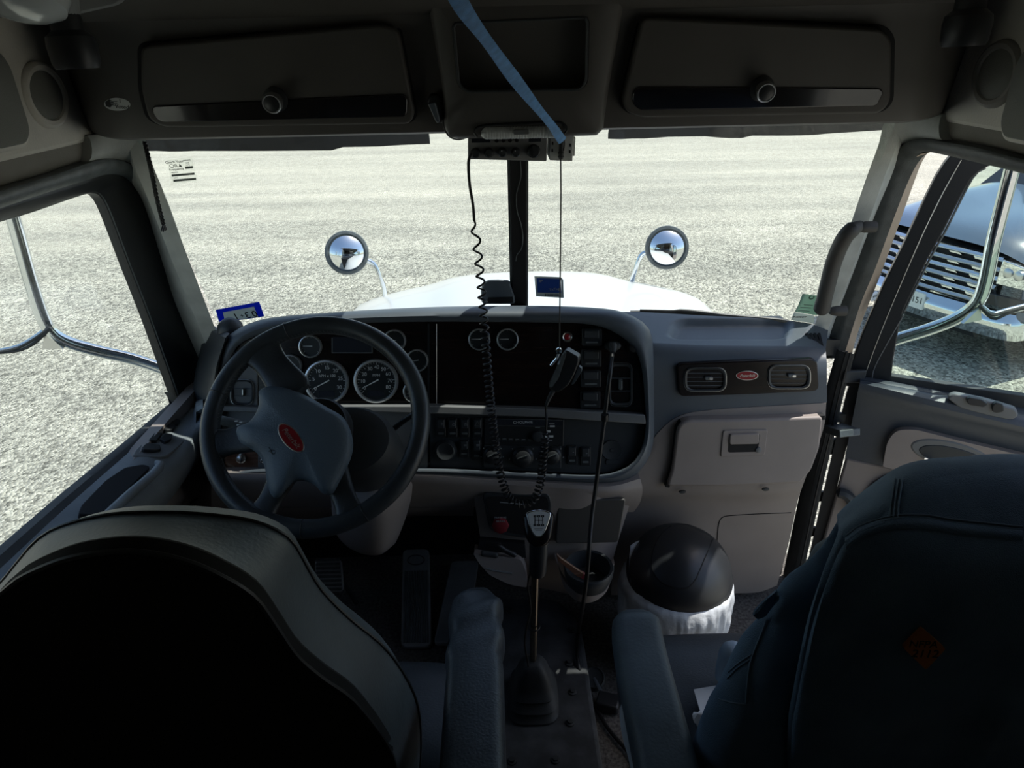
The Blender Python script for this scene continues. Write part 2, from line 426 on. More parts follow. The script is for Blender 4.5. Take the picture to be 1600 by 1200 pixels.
# ---- the pickup parked beyond the open door
PA = math.radians(68); PO = (3.98, 6.72)
ps = V((math.cos(PA), -math.sin(PA), 0)); pb = V((math.sin(PA), math.cos(PA), 0))
def T(a, b, c): return V((PO[0], PO[1], GZ)) + ps * a + pb * b + V((0, 0, c))
TM = Matrix((ps, pb, V((0, 0, 1)))).transposed()
M['navy'] = pm('dark blue car paint', (.05, .085, .135), .18, coat=.9)
M['tyre'] = pm('tyre rubber', (.012, .012, .012), .8, bump=.3, bscale=60)
pk = thing('pickup_truck', 'dark blue pickup with a chrome barred grille, parked beyond the open door', 'pickup', T(0, 1.5, 0))
def sheet(rows, n=24, m=24): return MB().patch([[T(*p) for p in r] for r in rows], n, m)
sheet([[(-.95, .12, .98), (-.6, .02, 1.10), (0, -.04, 1.13), (.6, .02, 1.10), (.95, .12, .98)],
       [(-.97, .35, 1.08), (-.6, .25, 1.2), (0, .22, 1.22), (.6, .25, 1.2), (.97, .35, 1.08)],
       [(-.99, .9, 1.15), (-.62, .9, 1.30), (0, .9, 1.29), (.62, .9, 1.30), (.99, .9, 1.15)],
       [(-1.0, 1.6, 1.2), (-.62, 1.65, 1.36), (0, 1.68, 1.34), (.62, 1.65, 1.36), (1.0, 1.6, 1.2)]]).build('hood', M['navy'], pk)
for sg in (-1, 1):
    def fender(z0, z1):
        return
    pr_ = [(.08, .98), (.3, 1.06), (.9, 1.14), (1.65, 1.19), (1.65, .55), (1.28, .5), (1.2, .72), (1.0, .87), (.8, .9), (.58, .84), (.42, .66), (.38, .5), (.08, .52)]
    mb = MB(); mb.prism([T(sg * 1.0, b, c) for b, c in pr_], ps * (-sg * .12)); mb.build('fender', M['navy'], pk, bev=.03)
    c = T(sg * .86, .84, .40)
    mb = MB(); mb.lathe(c, ps * sg, [(.2, -.13), (.36, -.13), (.4, -.09), (.4, .07), (.36, .12), (.24, .12)], 32); w_ = mb.build('wheel', M['tyre'], pk)
    mb = MB(); mb.lathe(c, ps * sg, [(.24, .04), (.23, .115), (.1, .09), (.06, .12), (0, .12)], 24); mb.build('rim', M['chrome'], w_)
    mb = MB(); mb.prism([T(sg * a, b, c) for a, b, c in ((.70, .06, 1.04), (.97, .16, .97), (.97, .16, .80), (.70, .05, .82))], -pb * .05)
    hl = mb.build('headlight', M['mirror'], pk, bev=.008)
    for q in (.76, .86):
        mb = MB(); mb.lathe(T(sg * q, .05, .93), -pb, [(.045, 0), (.042, .03), (.02, .04), (0, .042)], 16); mb.build('lamp', M['satin'], hl)
    mb = MB(); mb.prism([T(sg * a, b, c) for a, b, c in ((.66, .0, .74), (.98, .12, .72), (.98, .12, .62), (.66, .0, .64))], -pb * .04); mb.build('marker_lamp', M['black'], pk, bev=.006)
    mb = MB(); mb.tube([T(sg * .42, -.03, .36), T(sg * .42, -.13, .35), T(sg * .42, -.15, .40), T(sg * .42, -.08, .42)], .018, 8); mb.build('tow_hook', M['paint_w'], pk)
mb = MB(); mb.prism([T(a, .03, c) for a, c in ((-.7, 1.06), (.7, 1.06), (.68, .66), (.5, .58), (-.5, .58), (-.68, .66))], pb * .1); gr = mb.build('grille', M['matte'], pk)
for k, zz in enumerate((1.03, .94, .86, .78, .70, .62)):
    hw = .70 if zz > .64 else .52
    mb = MB(); mb.patch([[T(-hw, .02, zz + .022), T(0, -.03, zz + .022), T(hw, .02, zz + .022)], [T(-hw, .0, zz), T(0, -.05, zz), T(hw, .0, zz)], [T(-hw, .02, zz - .02), T(0, -.03, zz - .02), T(hw, .02, zz - .02)]], 16, 5, off=pb * .03)
    mb.build('grille_bar', M['chrome'] if k % 2 == 0 else M['satin'], gr)
    for q in (-.35, -.1, .2, .45):
        if zz > .64: mb = MB(); mb.prism([T(q, -.015, zz - .015), T(q + .1, -.015, zz - .015), T(q + .14, -.015, zz - .035), T(q + .02, -.015, zz - .035)], pb * .03); mb.build('grille_clip', M['chrome'], gr)
MB().patch([[T(-.99, .25, .58), T(-.85, .06, .58), T(0, -.06, .58), T(.85, .06, .58), T(.99, .25, .58)],
            [T(-1.0, .22, .48), T(-.85, .0, .48), T(0, -.12, .48), T(.85, .0, .48), T(1.0, .22, .48)],
            [T(-.99, .25, .36), T(-.85, .05, .34), T(0, -.07, .34), T(.85, .05, .34), T(.99, .25, .36)]], 30, 10, off=pb * .05).build('bumper', M['chrome'], pk)
MB().patch([[T(-.6, .0, .36), T(0, -.05, .36), T(.6, .0, .36)], [T(-.62, .04, .28), T(0, -.0, .28), T(.62, .04, .28)]], 16, 4, off=pb * .05).build('air_dam', M['black'], pk)
mb = MB(); mb.prism([T(a, -.125, c) for a, c in ((-.155, .58), (.155, .58), (.155, .42), (-.155, .42))], pb * .02); pt = mb.build('license_plate', M['paint_w'], pk, bev=.004)
tm = Matrix.Translation(T(.0, -.127, .5)) @ Matrix((ps, V((0, 0, 1)), -pb)).transposed().to_4x4()
text('151', Matrix.Translation(ps * .085) @ tm, .085, M['ink'], pt)
mb = MB(); mb.prism([T(s_ * .98, b, c) for s_, b, c in ((-1, 1.62, .5), (-1, 1.62, 1.2), (-1, 2.1, 1.25), (-1, 3.9, 1.25), (-1, 3.9, .5))], ps * 1.96); mb.build('cab', M['navy'], pk, bev=.04)
mb = MB(); mb.loft([[T(-.9, 1.75, 1.28), T(.9, 1.75, 1.28)], [T(-.74, 2.5, 1.86), T(.74, 2.5, 1.86)]]); mb.build('windshield', M['lcd'], pk)
mb = MB(); mb.loft([[T(-.9, 1.78, 1.24), T(-.74, 2.5, 1.84), T(-.72, 3.4, 1.9), T(-.9, 3.9, 1.24)], [T(.9, 1.78, 1.24), T(.74, 2.5, 1.84), T(.72, 3.4, 1.9), T(.9, 3.9, 1.24)]]); mb.build('roof', M['navy'], pk)
mb = MB(); mb.prism([T(-.8, .4, .75), T(.8, .4, .75), T(.8, 3.6, .45), T(-.8, 3.6, .45)], V((0, 0, .35))); mb.build('underbody', M['matte'], pk)
# ================================================================ CAB SHELL (the setting)
def S_(o): o['kind'] = 'structure'; return o
S_(MB().box((0, .35, -.03), (1.8, 3.3, .06)).build('floor', M['carpet'], flat=True))
S_(MB().box((0, 2.02, .365), (1.78, .04, .85)).build('wall_front', M['matte'], flat=True))
S_(MB().box((0, -1.32, 1.0), (1.9, .04, 2.4)).build('wall_back', M['tan2'], flat=True))
S_(MB().patch([[(-.93, 1.62, 1.60), (0, 1.62, 1.60), (.93, 1.62, 1.60)], [(-.93, 1.46, 1.655), (0, 1.46, 1.66), (.93, 1.46, 1.655)], [(-.93, 1.0, 1.70), (0, 1.0, 1.72), (.93, 1.0, 1.70)], [(-.93, .5, 1.95), (0, .5, 2.0), (.93, .5, 1.95)], [(-.93, -.3, 2.15), (0, -.3, 2.2), (.93, -.3, 2.15)], [(-.93, -1.35, 2.15), (0, -1.35, 2.2), (.93, -1.35, 2.15)]], 12, 20, off=(0, 0, .03)).build('ceiling', M['tan2']))
for sg, nm in ((-1, 'left'), (1, 'right')):
    xx = sg * .86
    mb = MB()
    mb.prism([(xx, 1.60, 1.43), (xx, 1.60, 1.72), (xx, .6, 2.0), (xx, -.3, 2.25), (xx, -1.33, 2.25), (xx, -1.33, -.05), (xx, .60, -.05), (xx, .60, 1.30), (xx, .62, 1.42), (xx, .66, 1.435)], (sg * .05, 0, 0))
    S_(mb.build('wall_' + nm, M['tan'], bev=.008))
def strip(A, B, xa, xb, n=90, m=7, bulge=0, off=.02, smooth=True):
    """trim between two measured lines on the cab's side; xa, xb: lateral positions (number or list)"""
    sg = -1 if (xa if isinstance(xa, (int, float)) else xa[0]) < 0 else 1
    def row(P, x): return [at(a, b, x=(x[i] if isinstance(x, (list, tuple)) else x)) for i, (a, b) in enumerate(P)]
    a, b = crv(row(A, xa), n, smooth=smooth), crv(row(B, xb), n, smooth=smooth)
    mid = [(p + q) / 2 + V((-sg * bulge, 0, 0)) for p, q in zip(a, b)]
    q1 = [p * .9 + q * .1 + V((-sg * bulge * .6, 0, 0)) for p, q in zip(a, b)]
    q3 = [p * .1 + q * .9 + V((-sg * bulge * .6, 0, 0)) for p, q in zip(a, b)]
    return MB().patch([a, q1, mid, q3, b] if bulge else [a, mid, b], n, m, off=(sg * off, 0, 0))
L0 = [(-575, 480), (-350, 404), (-150, 343), (-60, 315), (0, 296), (80, 272), (139, 252), (171, 248), (203, 257), (229, 291), (248, 325), (277, 420), (300, 495), (345, 605)]
L1 = [(-585, 525), (-355, 445), (-150, 376), (-60, 346), (0, 325), (75, 300), (140, 280), (165, 273), (190, 274), (208, 287), (225, 315), (270, 425), (290, 500), (330, 605)]
L2 = [(-617, 552), (-370, 470), (-150, 397), (-60, 367), (0, 347), (50, 332), (110, 311), (140, 302), (152, 303), (162, 315), (175, 345), (200, 412), (235, 503), (279, 627)]
S_(strip([(-690, 390), (-400, 331), (-150, 277), (-60, 258), (0, 246), (70, 230), (130, 217), (146, 212)], [(-575, 482), (-350, 406), (-150, 345), (-60, 317), (0, 298), (80, 274), (139, 254), (150, 250)], -.868, -.872, bulge=.006).build('trim_1', M['tan2']))
S_(strip(L0, L1, -.85, -.872, m=11, bulge=.016).build('trim_2', M['seal']))
Wl = [(136, 212), (182, 207), (222, 210), (240, 262), (265, 325), (289, 390), (330, 497), (352, 555)]
S_(strip(Wl, L0[6:], [-.855, -.83, -.79, -.785, -.78, -.78, -.78, -.78], -.85, bulge=.008, off=.04).build('trim_3', M['pillar']))
# right side of the body, its doorway open
R0 = [(2244, 440), (2000, 362), (1760, 290), (1680, 266), (1600, 247), (1530, 229), (1472, 219), (1446, 216), (1423, 220), (1404, 236), (1381, 280), (1350, 350), (1325, 415), (1300, 482), (1278, 560)]
R1 = [(2254, 465), (2005, 388), (1760, 315), (1680, 292), (1600, 271), (1537, 256), (1490, 245), (1450, 237), (1435, 240), (1420, 255), (1405, 285), (1385, 337), (1355, 420), (1332, 477), (1306, 560)]
R2 = [(1447, 240), (1437, 258), (1425, 290), (1400, 360), (1375, 428), (1342, 512), (1328, 560)]
S_(strip([(2353, 350), (2050, 287), (1760, 228), (1680, 212), (1600, 197), (1553, 189), (1495, 180), (1466, 175)], [(2244, 438), (2000, 360), (1760, 288), (1680, 264), (1600, 245), (1530, 227), (1472, 219), (1462, 217)], .868, .872, bulge=.006).build('trim_4', M['tan2']))
S_(strip(R0, R1, .85, .872, m=11, bulge=.016).build('trim_5', M['seal2']))
Wr = [(1474, 178), (1430, 178), (1387, 184), (1372, 228), (1353, 280), (1332, 342), (1300, 440), (1275, 502), (1262, 545)]
S_(strip(Wr, R0[6:], [.855, .83, .79, .785, .78, .78, .78, .78, .78], .85, bulge=.008, off=.04).build('trim_6', M['pillar']))
M['cream'] = pm('tan body paint', (.55, .44, .33), .45, bump=.1, bscale=60, var=.12)
S_(strip([(1452, 238), (1436, 242), (1421, 256), (1405, 286), (1385, 338), (1355, 421), (1332, 478), (1310, 545)], R2, .876, .93, bulge=.004, off=.002).build('trim_7', M['cream']))
JA = [(1308, 545), (1290, 610), (1272, 690), (1250, 770), (1222, 905), (1200, 1010)]
JB = [(1335, 553), (1318, 617), (1301, 690), (1282, 772), (1258, 880), (1232, 990)]
S_(strip(JA, JB, .85, .885, bulge=.008, off=.001).build('trim_8', M['rubber']))
for k, q in enumerate((.28, .55, .8)):
    P = [tuple(V((*a, 0)).lerp(V((*b, 0)), q).xy) for a, b in zip(JA, JB)]
    S_(MB().tube(crv([at(a, b, x=.868) for a, b in P], 30), .0035, 6).build('trim_%d' % (9 + k), M['black']))
# windshield
def WS(x, z, o=0): return V((x, 1.608 + .188 * (1.415 - z) / .448 - o * .922, z - o * .387))
wn = V((0, -.922, -.387))
WP = PL(WS(0, 1.2), wn)
for nm, x0, x1 in (('window_1', -.80, -.006), ('window_2', .006, .80)):
    mb = MB(); mb.prism([WS(x0, .88, -.006), WS(x1, .88, -.006), WS(x1, 1.47, -.006), WS(x0, 1.47, -.006)], wn * .005)
    S_(mb.build(nm, M['glass'], flat=True))
mb = MB(); mb.prism([WS(-.017, .88), WS(.021, .88), WS(.021, 1.46), WS(-.017, 1.46)], wn * .014); cp = S_(mb.build('trim_12', M['matte'], bev=.003))
for q in (-.0195, .0195 + .002):
    mb = MB(); mb.prism([WS(q - .002, .88), WS(q + .003, .88), WS(q + .003, 1.46), WS(q - .002, 1.46)], wn * .007); mb.build('edge_gasket', M['seal'], cp)
# header above the windshield (hidden behind the console)
S_(MB().prism([(-.86, 1.545, 1.452), (-.86, 1.58, 1.45), (-.86, 1.66, 1.44), (-.86, 1.66, 1.62), (-.86, 1.545, 1.62)], (1.72, 0, 0)).build('trim_13', M['black']))
# ---- exterior visors, just showing along the top of the glass
def visor(px, label):
    Y = 1.98
    pts = [at(a, b, y=Y) for a, b in px]
    t = thing('sun_visor', label, 'visor', (pts[0] + pts[-1]) / 2, group='sun visors above the windshield')
    top = [V((p.x * .93, 1.68, 1.50)) for p in pts]
    mb = MB(); mb.patch([top, [(p + q) / 2 + V((0, 0, .03)) for p, q in zip(top, pts)], pts], 24, 6, off=(0, .004, .012), smooth=False); mb.build('visor_blade', M['matte'], t)
    return t
v1 = visor([(225, 236), (262, 236), (270, 239), (288, 236), (410, 236), (525, 235), (536, 230), (594, 229), (600, 227), (628, 228), (634, 226), (672, 225)], 'dark visor edge along the top of the driver\'s half of the windshield')
v2 = visor([(950, 217), (983, 218), (990, 216), (1020, 217), (1030, 214), (1110, 213), (1128, 216), (1165, 216), (1168, 212), (1230, 212), (1275, 211), (1290, 209), (1385, 203)], 'dark visor edge along the top of the passenger\'s half of the windshield')

# ---- driver's door, closed
d1 = S_(thing('door_1', None, None, (-.88, 1.2, 0)))
strip(L1, L2, -.874, -.902, m=9, bulge=.004).build('window_frame', M['black'], d1)
strip([(a + 3, b - 2) for a, b in L2], L2, -.898, -.903, m=4).build('glass_edge', M['seal'], d1)
gl = [at(a, b, x=-.905) for a, b in crv(L2, 60)] + [at(a, b, x=-.905) for a, b in ((283, 640), (0, 900), (-150, 1040))]
MB().prism(gl, (-.004, 0, 0)).build('window_pane', M['glass'], d1, flat=True)
strip([(268, 612), (279, 628), (205, 692), (100, 780), (0, 868), (-150, 1000)], [(283, 632), (286, 633), (207, 703), (100, 797), (0, 890), (-150, 1028)], -.897, -.885, m=4, off=.02, smooth=False).build('window_sill', M['rubber'], d1)
E0 = [(309, 615), (288, 632), (207, 702), (100, 796), (0, 889), (-150, 1025)]
E1 = [(316, 620), (302, 645), (240, 702), (150, 790), (60, 880), (-90, 1020)]
E2 = [(317, 628), (313, 660), (290, 700), (258, 742), (200, 795), (120, 872), (-30, 1020)]
E3 = [(318, 640), (316, 685), (300, 722), (262, 770), (205, 830), (130, 905), (0, 1050)]
E4 = [(318, 660), (316, 705), (292, 745), (260, 788), (205, 850), (130, 930), (10, 1080)]
def rx(P, x): return [at(a, b, x=x) for a, b in P]
DP = [rx(E0, -.885), rx(E1, -.845), rx(E2, -.80), rx(E3, -.795), rx(E4, -.83)]
M['doorpad'] = pm('lit slate door vinyl', (.2, .225, .24), .5, bump=.25, bscale=300, var=.15, vscale=10)  # driver's pad vinyl, colour lightened for the sky light through the window
MB().patch(DP, 40, 20, off=(-.02, 0, -.01)).build('door_pad', M['doorpad'], d1)
MB().box((-.875, 1.2, .38), (.03, 1.2, .80)).build('lower_panel', M['beige'], d1)
MB().box((-.90, .63, 1.08), (.05, .06, .6)).build('rear_post', M['black'], d1)
def onpad(a, b, o=0):
    """the point of the pad's top that shows at (a, b)"""
    return DPL.at(a, b, o)
p0, p1, p2 = at(300, 640, x=-.86), at(150, 770, x=-.86), at(262, 712, x=-.815)
DPL = PL(p0, (p1 - p0).cross(p2 - p0) if (p1 - p0).cross(p2 - p0).z > 0 else -(p1 - p0).cross(p2 - p0), ex=(1, 0, 0))
mb = MB(); mb.ext(rpx([(276, 642), (296, 641), (304, 650), (304, 662), (290, 688), (262, 712), (250, 714), (206, 712), (212, 702)], 6), DPL, -.01, .004); sp = mb.build('switch_panel', M['grey'], d1, bev=.003)
for q in ([(266, 659), (276, 654), (283, 656), (279, 661), (268, 664)], [(256, 663), (266, 661), (275, 664), (270, 671), (256, 672)], [(232, 687), (242, 675), (254, 676), (245, 688)], [(250, 685), (258, 677), (270, 678), (268, 685), (258, 690)], [(221, 699), (228, 692), (250, 694), (252, 701), (240, 703), (224, 702)]):
    mb = MB(); mb.ext(rpx(q, 2, 3), DPL, .003, .012); mb.build('window_switch', M['black'], sp, bev=.002)
mb = MB(); mb.ext(rpx([(122, 803), (127, 789), (165, 750), (195, 730), (224, 725), (236, 729), (206, 758), (172, 792), (160, 805)], 5), DPL, -.012, .0035); mb.build('pull_pocket', M['matte'], d1, bev=.002)
mb = MB(); mb.tube(crv([DPL.at(a, b, .006) for a, b in ((244, 722), (250, 728), (236, 744), (205, 770), (178, 795), (150, 822))], 24), [.006] + [.010] * 22 + [.006], 10); mb.build('pull_bar', M['doorpad'], d1)
mb = MB(); mb.tube(crv([at(a, b, x=-.835) for a, b in ((276, 800), (288, 796), (300, 788), (308, 779))], 14), [.003, .005] + [.008] * 10 + [.005, .003], 8); mb.build('door_handle', M['chrome'], d1)

# ---- passenger's door, swung open on its front hinges
d2 = S_(thing('door_2', None, None, (.9, 1.81, 0)))
RD = PL((1.0, 1.75, .8), (-.434, -.9, 0), ex=(.9, -.434, 0))
mb = MB(); mb.ext([(1488, 240), (1475, 256), (1462, 276), (1445, 310), (1410, 385), (1380, 445), (1348, 520), (1328, 574), (1318, 604), (1391, 604), (1396, 560), (1406, 505), (1412, 485), (1450, 405), (1475, 360), (1505, 301), (1518, 279), (1530, 268), (1546, 259), (1640, 262), (1800, 300), (1800, 250), (1640, 225)], RD, -.03, .006); mb.build('window_frame', M['black'], d2, bev=.003)
mb = MB(); mb.tube(crv([RD.at(a, b, .007) for a, b in ((1502, 250), (1488, 275), (1470, 308), (1440, 370), (1405, 450), (1372, 530), (1350, 590))], 24), .0012, 6); mb.build('frame_bead', M['satin'], d2)
mb = MB(); mb.tube(crv([RD.at(a, b, .006) for a, b in ((1412, 492), (1390, 530), (1366, 575), (1362, 600))], 14), .0018, 6); mb.build('frame_bead', M['grey'], d2)
mb = MB(); mb.tube(crv([RD.at(a, b, .002) for a, b in ((1540, 262), (1524, 272), (1508, 299), (1477, 361), (1452, 406), (1413, 486))], 24), .003, 6); mb.build('glass_edge', M['seal'], d2)
mb = MB(); mb.ext([(1546, 259), (1518, 279), (1475, 360), (1406, 505), (1390, 600), (1800, 670), (1800, 255)], RD, -.016, -.012); mb.build('window_pane', M['glass2'], d2, flat=True)
mb = MB(); mb.ext([(1388, 587), (1600, 619), (1800, 650), (1800, 672), (1600, 640), (1388, 602)], RD, -.02, .004); mb.build('window_sill', M['rubber'], d2, bev=.002)
rows = [([(1340, 592), (1392, 601), (1500, 618), (1600, 637), (1800, 672)], .0), ([(1344, 596), (1400, 606), (1500, 628), (1600, 652), (1800, 700)], .05), ([(1342, 606), (1400, 622), (1500, 648), (1600, 672), (1800, 725)], .065), ([(1335, 640), (1400, 652), (1500, 672), (1600, 692), (1800, 740)], .03), ([(1320, 718), (1400, 740), (1500, 760), (1600, 780), (1800, 840)], .012)]
MB().patch([RD.pts(p, o) for p, o in rows], 36, 22, off=RD.n * -.03).build('door_pad', pm('shaded door vinyl', (.055, .066, .08), .42, bump=.2, bscale=300), d2)  # same pad vinyl, colour darkened for the shade on its inward face
mb = MB(); mb.ext([(1341, 560), (1350, 592), (1318, 718), (1262, 960), (1236, 990), (1262, 880), (1286, 772), (1305, 690), (1322, 617)], RD, -.03, .0); mb.build('door_edge', M['black'], d2)
mb = MB(); mb.ext([(1322, 716), (1382, 729), (1620, 778), (1800, 815), (1800, 1150), (1236, 990), (1262, 930)], RD, -.02, .016); mb.build('lower_panel', M['beige'], d2, bev=.006)
mb = MB(); mb.ext(rpx([(1379, 729), (1386, 690), (1400, 672), (1430, 671), (1500, 689), (1620, 717), (1640, 795)], [2, 14, 12, 12, 20, 10, 2]), RD, .0, .045); ins = mb.build('upholstered_insert', M['beige'], d2, bev=.01, seg=3)
mb = MB(); mb.ext(ell(1488, 712, 68, 22, 36, .24), RD, .03, .047); mb.build('handle_recess', M['grey'], ins, bev=.006)
mb = MB(); mb.ext(ell(1492, 716, 58, 16, 36, .24), RD, .04, .0485); mb.build('handle_pocket', M['pod'], ins, bev=.003)
mb = MB(); mb.tube(crv([RD.at(a, b, .056) for a, b in ((1444, 716), (1452, 719), (1465, 728))], 8), .005, 8); mb.build('door_handle', M['chrome'], ins)
mb = MB(); mb.ext(ell(1400, 790, 58, 48, 36, -.4), RD, .01, .03); mb.build('door_speaker', M['pad'], d2, bev=.01)
mb = MB(); mb.ext(ell(1400, 790, 48, 39, 36, -.4), RD, .02, .034); mb.build('speaker_mesh', M['grey'], d2, bev=.005)
mb = MB(); mb.tube(crv([RD.at(a, b, .03) for a, b in ((1306, 768), (1325, 775), (1336, 795), (1342, 815))], 14), [.004] + [.016] * 12 + [.006], 8); mb.build('pocket_lip', M['pod'], d2)
mb = MB(); mb.ext(rpx([(1479, 622), (1490, 616), (1540, 626), (1588, 640), (1592, 650), (1582, 657), (1545, 650), (1500, 638)], 8), RD, .04, .064); spn = mb.build('switch_panel', M['grey'], d2, bev=.004)
for q in ([(1509, 626), (1514, 621), (1535, 625), (1544, 632), (1538, 637), (1514, 633)], [(1550, 634), (1556, 629), (1568, 632), (1569, 644), (1556, 646), (1550, 643)]):
    mb = MB(); mb.ext(rpx(q, 4), RD, .06, .076); mb.build('window_switch', M['black'], spn, bev=.003)
# hinge leaves bridging the gap at the door's front edge
for a, b, h in ((1327, 588, 34), (1305, 652, 26), (1293, 697, 46), (1276, 775, 28), (1265, 830, 26), (1254, 882, 24)):
    p = at(a, b, x=.89); k = (p - CAM).dot(_f) / F
    mb = MB(); mb.box(p + V((.012, .0, 0)), (.06, .014, h * k * .62)); mb.build('hinge_leaf', M['rubber'], d2, bev=.003)
mb = MB(); mb.prism([at(a, b, x=.85) for a, b in ((1286, 664), (1312, 673), (1312, 684), (1286, 676))], (.06, .01, 0)); mb.build('check_strap', M['seal'], d2, bev=.002)

# ================================================================ OVERHEAD CONSOLE
CF = PL((0, 1.40, 1.443), (0, -.177, -.035))
oc = thing('overhead_console', 'dark taupe storage console spanning the cab above the windshield', 'overhead console', (0, 1.45, 1.55))
N = 80; rows = []
xs = [-.862 + 1.724 * i / (N - 1) for i in range(N)]
bow = lambda x: .14 * max(0, (abs(x) - .70) / .16) ** 1.8
for yy, zz in ((1.60, 1.462), (1.46, 1.446), (1.425, 1.443), (1.408, 1.448), (1.400, 1.460), (1.385, 1.52), (1.365, 1.615), (1.35, 1.64), (1.31, 1.655), (1.27, 1.672)):
    rows.append([V((x, min(1.60, yy + bow(x)), zz)) for x in xs])
mb = MB(); mb.loft(rows)
for sg, i in ((-1, 0), (1, -1)):
    mb.f(mb.vs([r[i] for r in rows] + [V((sg * .862, 1.62, 1.672))]))
mb.build('shell', M['console'], oc, sharp=30)
def shelf_door(poly, strip_, knob, ring):
    cx = sum(p[0] for p in poly) / len(poly); cy = sum(p[1] for p in poly) / len(poly)
    big = [(cx + (a - cx) * 1.024, cy + (b - cy) * (1.09 if b < cy else .97)) for a, b in poly]
    mb = MB(); mb.ext(rpx(big, 16), CF, -.004, .003); mb.build('door_gap_shade', M['matte'], oc, bev=.001)  # black plate painting the shadow around the raised door
    mb = MB(); mb.ext(rpx(poly, 14), CF, -.004, .022); d = mb.build('cabinet_door', M['console'], oc, bev=.009, seg=4)
    mb = MB(); mb.ext(rpx(strip_, 8), CF, .015, .0245); mb.build('gloss_strip', M['gloss2'], d, bev=.002)
    a, b, r = knob; k = CF.k(a, b); c = CF.at(a, b, .022)
    mb = MB(); mb.lathe(c, CF.n, [(r * k * 1.25, -.004), (r * k * 1.25, .004), (r * k * .95, .007)], 32); mb.build('knob_base', M['black'], d)
    mb = MB(); mb.lathe(c, CF.n, [(r * k * .78, .0), (r * k * .78, .014), (r * k * 1.0, .018), (r * k * 1.02, .026), (r * k * .9, .031), (r * k * .80, .031), (r * k * .80, .027)], 36); kb = mb.build('knob', M['satin'], d)
    mb = MB(); mb.lathe(c, CF.n, [(r * k * .80, .024), (r * k * .78, .030), (r * k * .4, .0325), (0, .033)], 32); mb.build('knob_face', M['black'], kb)
shelf_door([(219, 72), (598, 38), (622, 48), (648, 180), (640, 194), (256, 200), (232, 188), (220, 140)], [(236, 166), (400, 158), (470, 154), (632, 147), (637, 156), (635, 183), (440, 187), (252, 191), (240, 182)], (431, 155, 15), 0)
shelf_door([(1004, 27), (1378, 46), (1394, 62), (1392, 160), (1376, 178), (1002, 184), (980, 176), (972, 160)], [(996, 136), (1160, 136), (1376, 138), (1381, 145), (1370, 166), (1180, 170), (1000, 173), (988, 162), (989, 144)], (1190, 138, 15), 0)
# centre pod with its open cubby
outer = crv([(664, -60), (672, 20), (690, 130), (694, 185), (697, 208), (710, 216), (740, 216), (830, 214), (915, 212), (936, 210), (943, 200), (945, 180), (954, 120), (972, 20), (982, -60), (900, -62), (800, -62), (740, -62)], 72, closed=True)
inner = crv([(706, -10), (708, 42), (713, 100), (720, 132), (732, 141), (780, 143), (850, 141), (898, 139), (911, 130), (917, 90), (920, 38), (914, 30), (880, 27), (810, 29), (760, 31), (716, 33)], 72, closed=True)
i0 = min(range(72), key=lambda i: (inner[i][0] - 720) ** 2 + (inner[i][1] - 132) ** 2)
o0 = min(range(72), key=lambda i: (outer[i][0] - 700) ** 2 + (outer[i][1] - 200) ** 2)
inner = [(708, 40)] and crv(rpx([(708, 36), (918, 27), (916, 128), (906, 140), (730, 143), (717, 134)], 7), 72, closed=True, smooth=False)
def align(A, B):
    best = min(range(len(B)), key=lambda s: sum((A[i][0] - B[(i + s) % len(B)][0]) ** 2 + (A[i][1] - B[(i + s) % len(B)][1]) ** 2 for i in range(len(A))))
    return [B[(i + best) % len(B)] for i in range(len(B))]
inner2 = align(outer, inner); inner3 = align(outer, inner[::-1])
cost = lambda B: sum((outer[i][0] - B[i][0]) ** 2 + (outer[i][1] - B[i][1]) ** 2 for i in range(72))
inner = inner2 if cost(inner2) < cost(inner3) else inner3
def shr(P, d):
    cx, cy = 810, 85
    return [(a + (cx - a) * d, b + (cy - b) * d) for a, b in P]
mb = MB(); mb.loft([CF.pts(outer, -.02), CF.pts(outer, .012), CF.pts(shr(outer, .02), .024), CF.pts(shr(outer, .05), .030), CF.pts(shr(inner, -.03), .032), CF.pts(inner, .028), CF.pts(inner, .018)], closed=True)
mb.build('centre_pod', M['console'], oc, sharp=50)
mb = MB(); mb.loft([CF.pts(inner, .019), CF.pts(inner, -.12)], closed=True); mb.f(mb.vs(CF.pts(inner, -.12))); mb.build('cubby_dark_walls', M['matte'], oc)  # console walls inside the cubby blackened in colour to deepen the recess
mb = MB(); mb.tube(crv(CF.pts(inner, .031), 72, closed=True), .0025, 8, closed=True); mb.build('cubby_lip', M['pod'], oc)
M['lens'] = pm('ribbed clear lens', (.5, .52, .5), .25, bump=1, bscale=60, stretch=(8, .1, .1), coat=.5)
ct = at(814, 205, y=1.376); k = (ct - CAM).dot(_f) / F
mb = MB()
rows = []
for i in range(60):
    x = ct.x + (i / 59 - .5) * 128 * k; e = min(1, min(i, 59 - i) / 4) ** .5 * .8 + .2; rb = 1 + .05 * (i % 2)
    rows.append([V((x, ct.y - math.cos(a) * .014 * e * rb, ct.z + math.sin(a) * .0125 * e * rb)) for a in [math.pi * (j / 10 - .5) for j in range(11)]])
mb.loft(rows, cap=True); ml = mb.build('map_lamp', M['lens'], oc, sharp=20)
mb = MB(); mb.tube(crv([at(a, b, y=1.364) for a, b in ((746, 214), (741, 207), (745, 200), (760, 196), (815, 193), (868, 191), (882, 195), (886, 203), (880, 210))], 40), .0022, 8); mb.build('lamp_gasket', M['black'], ml)
mb = MB(); mb.prism([at(a, b, y=1.357) for a, b in rpx([(802, 203), (826, 202), (827, 210), (803, 211)], 2)], (0, .006, 0)); mb.build('lamp_switch', M['grey'], ml, bev=.001)

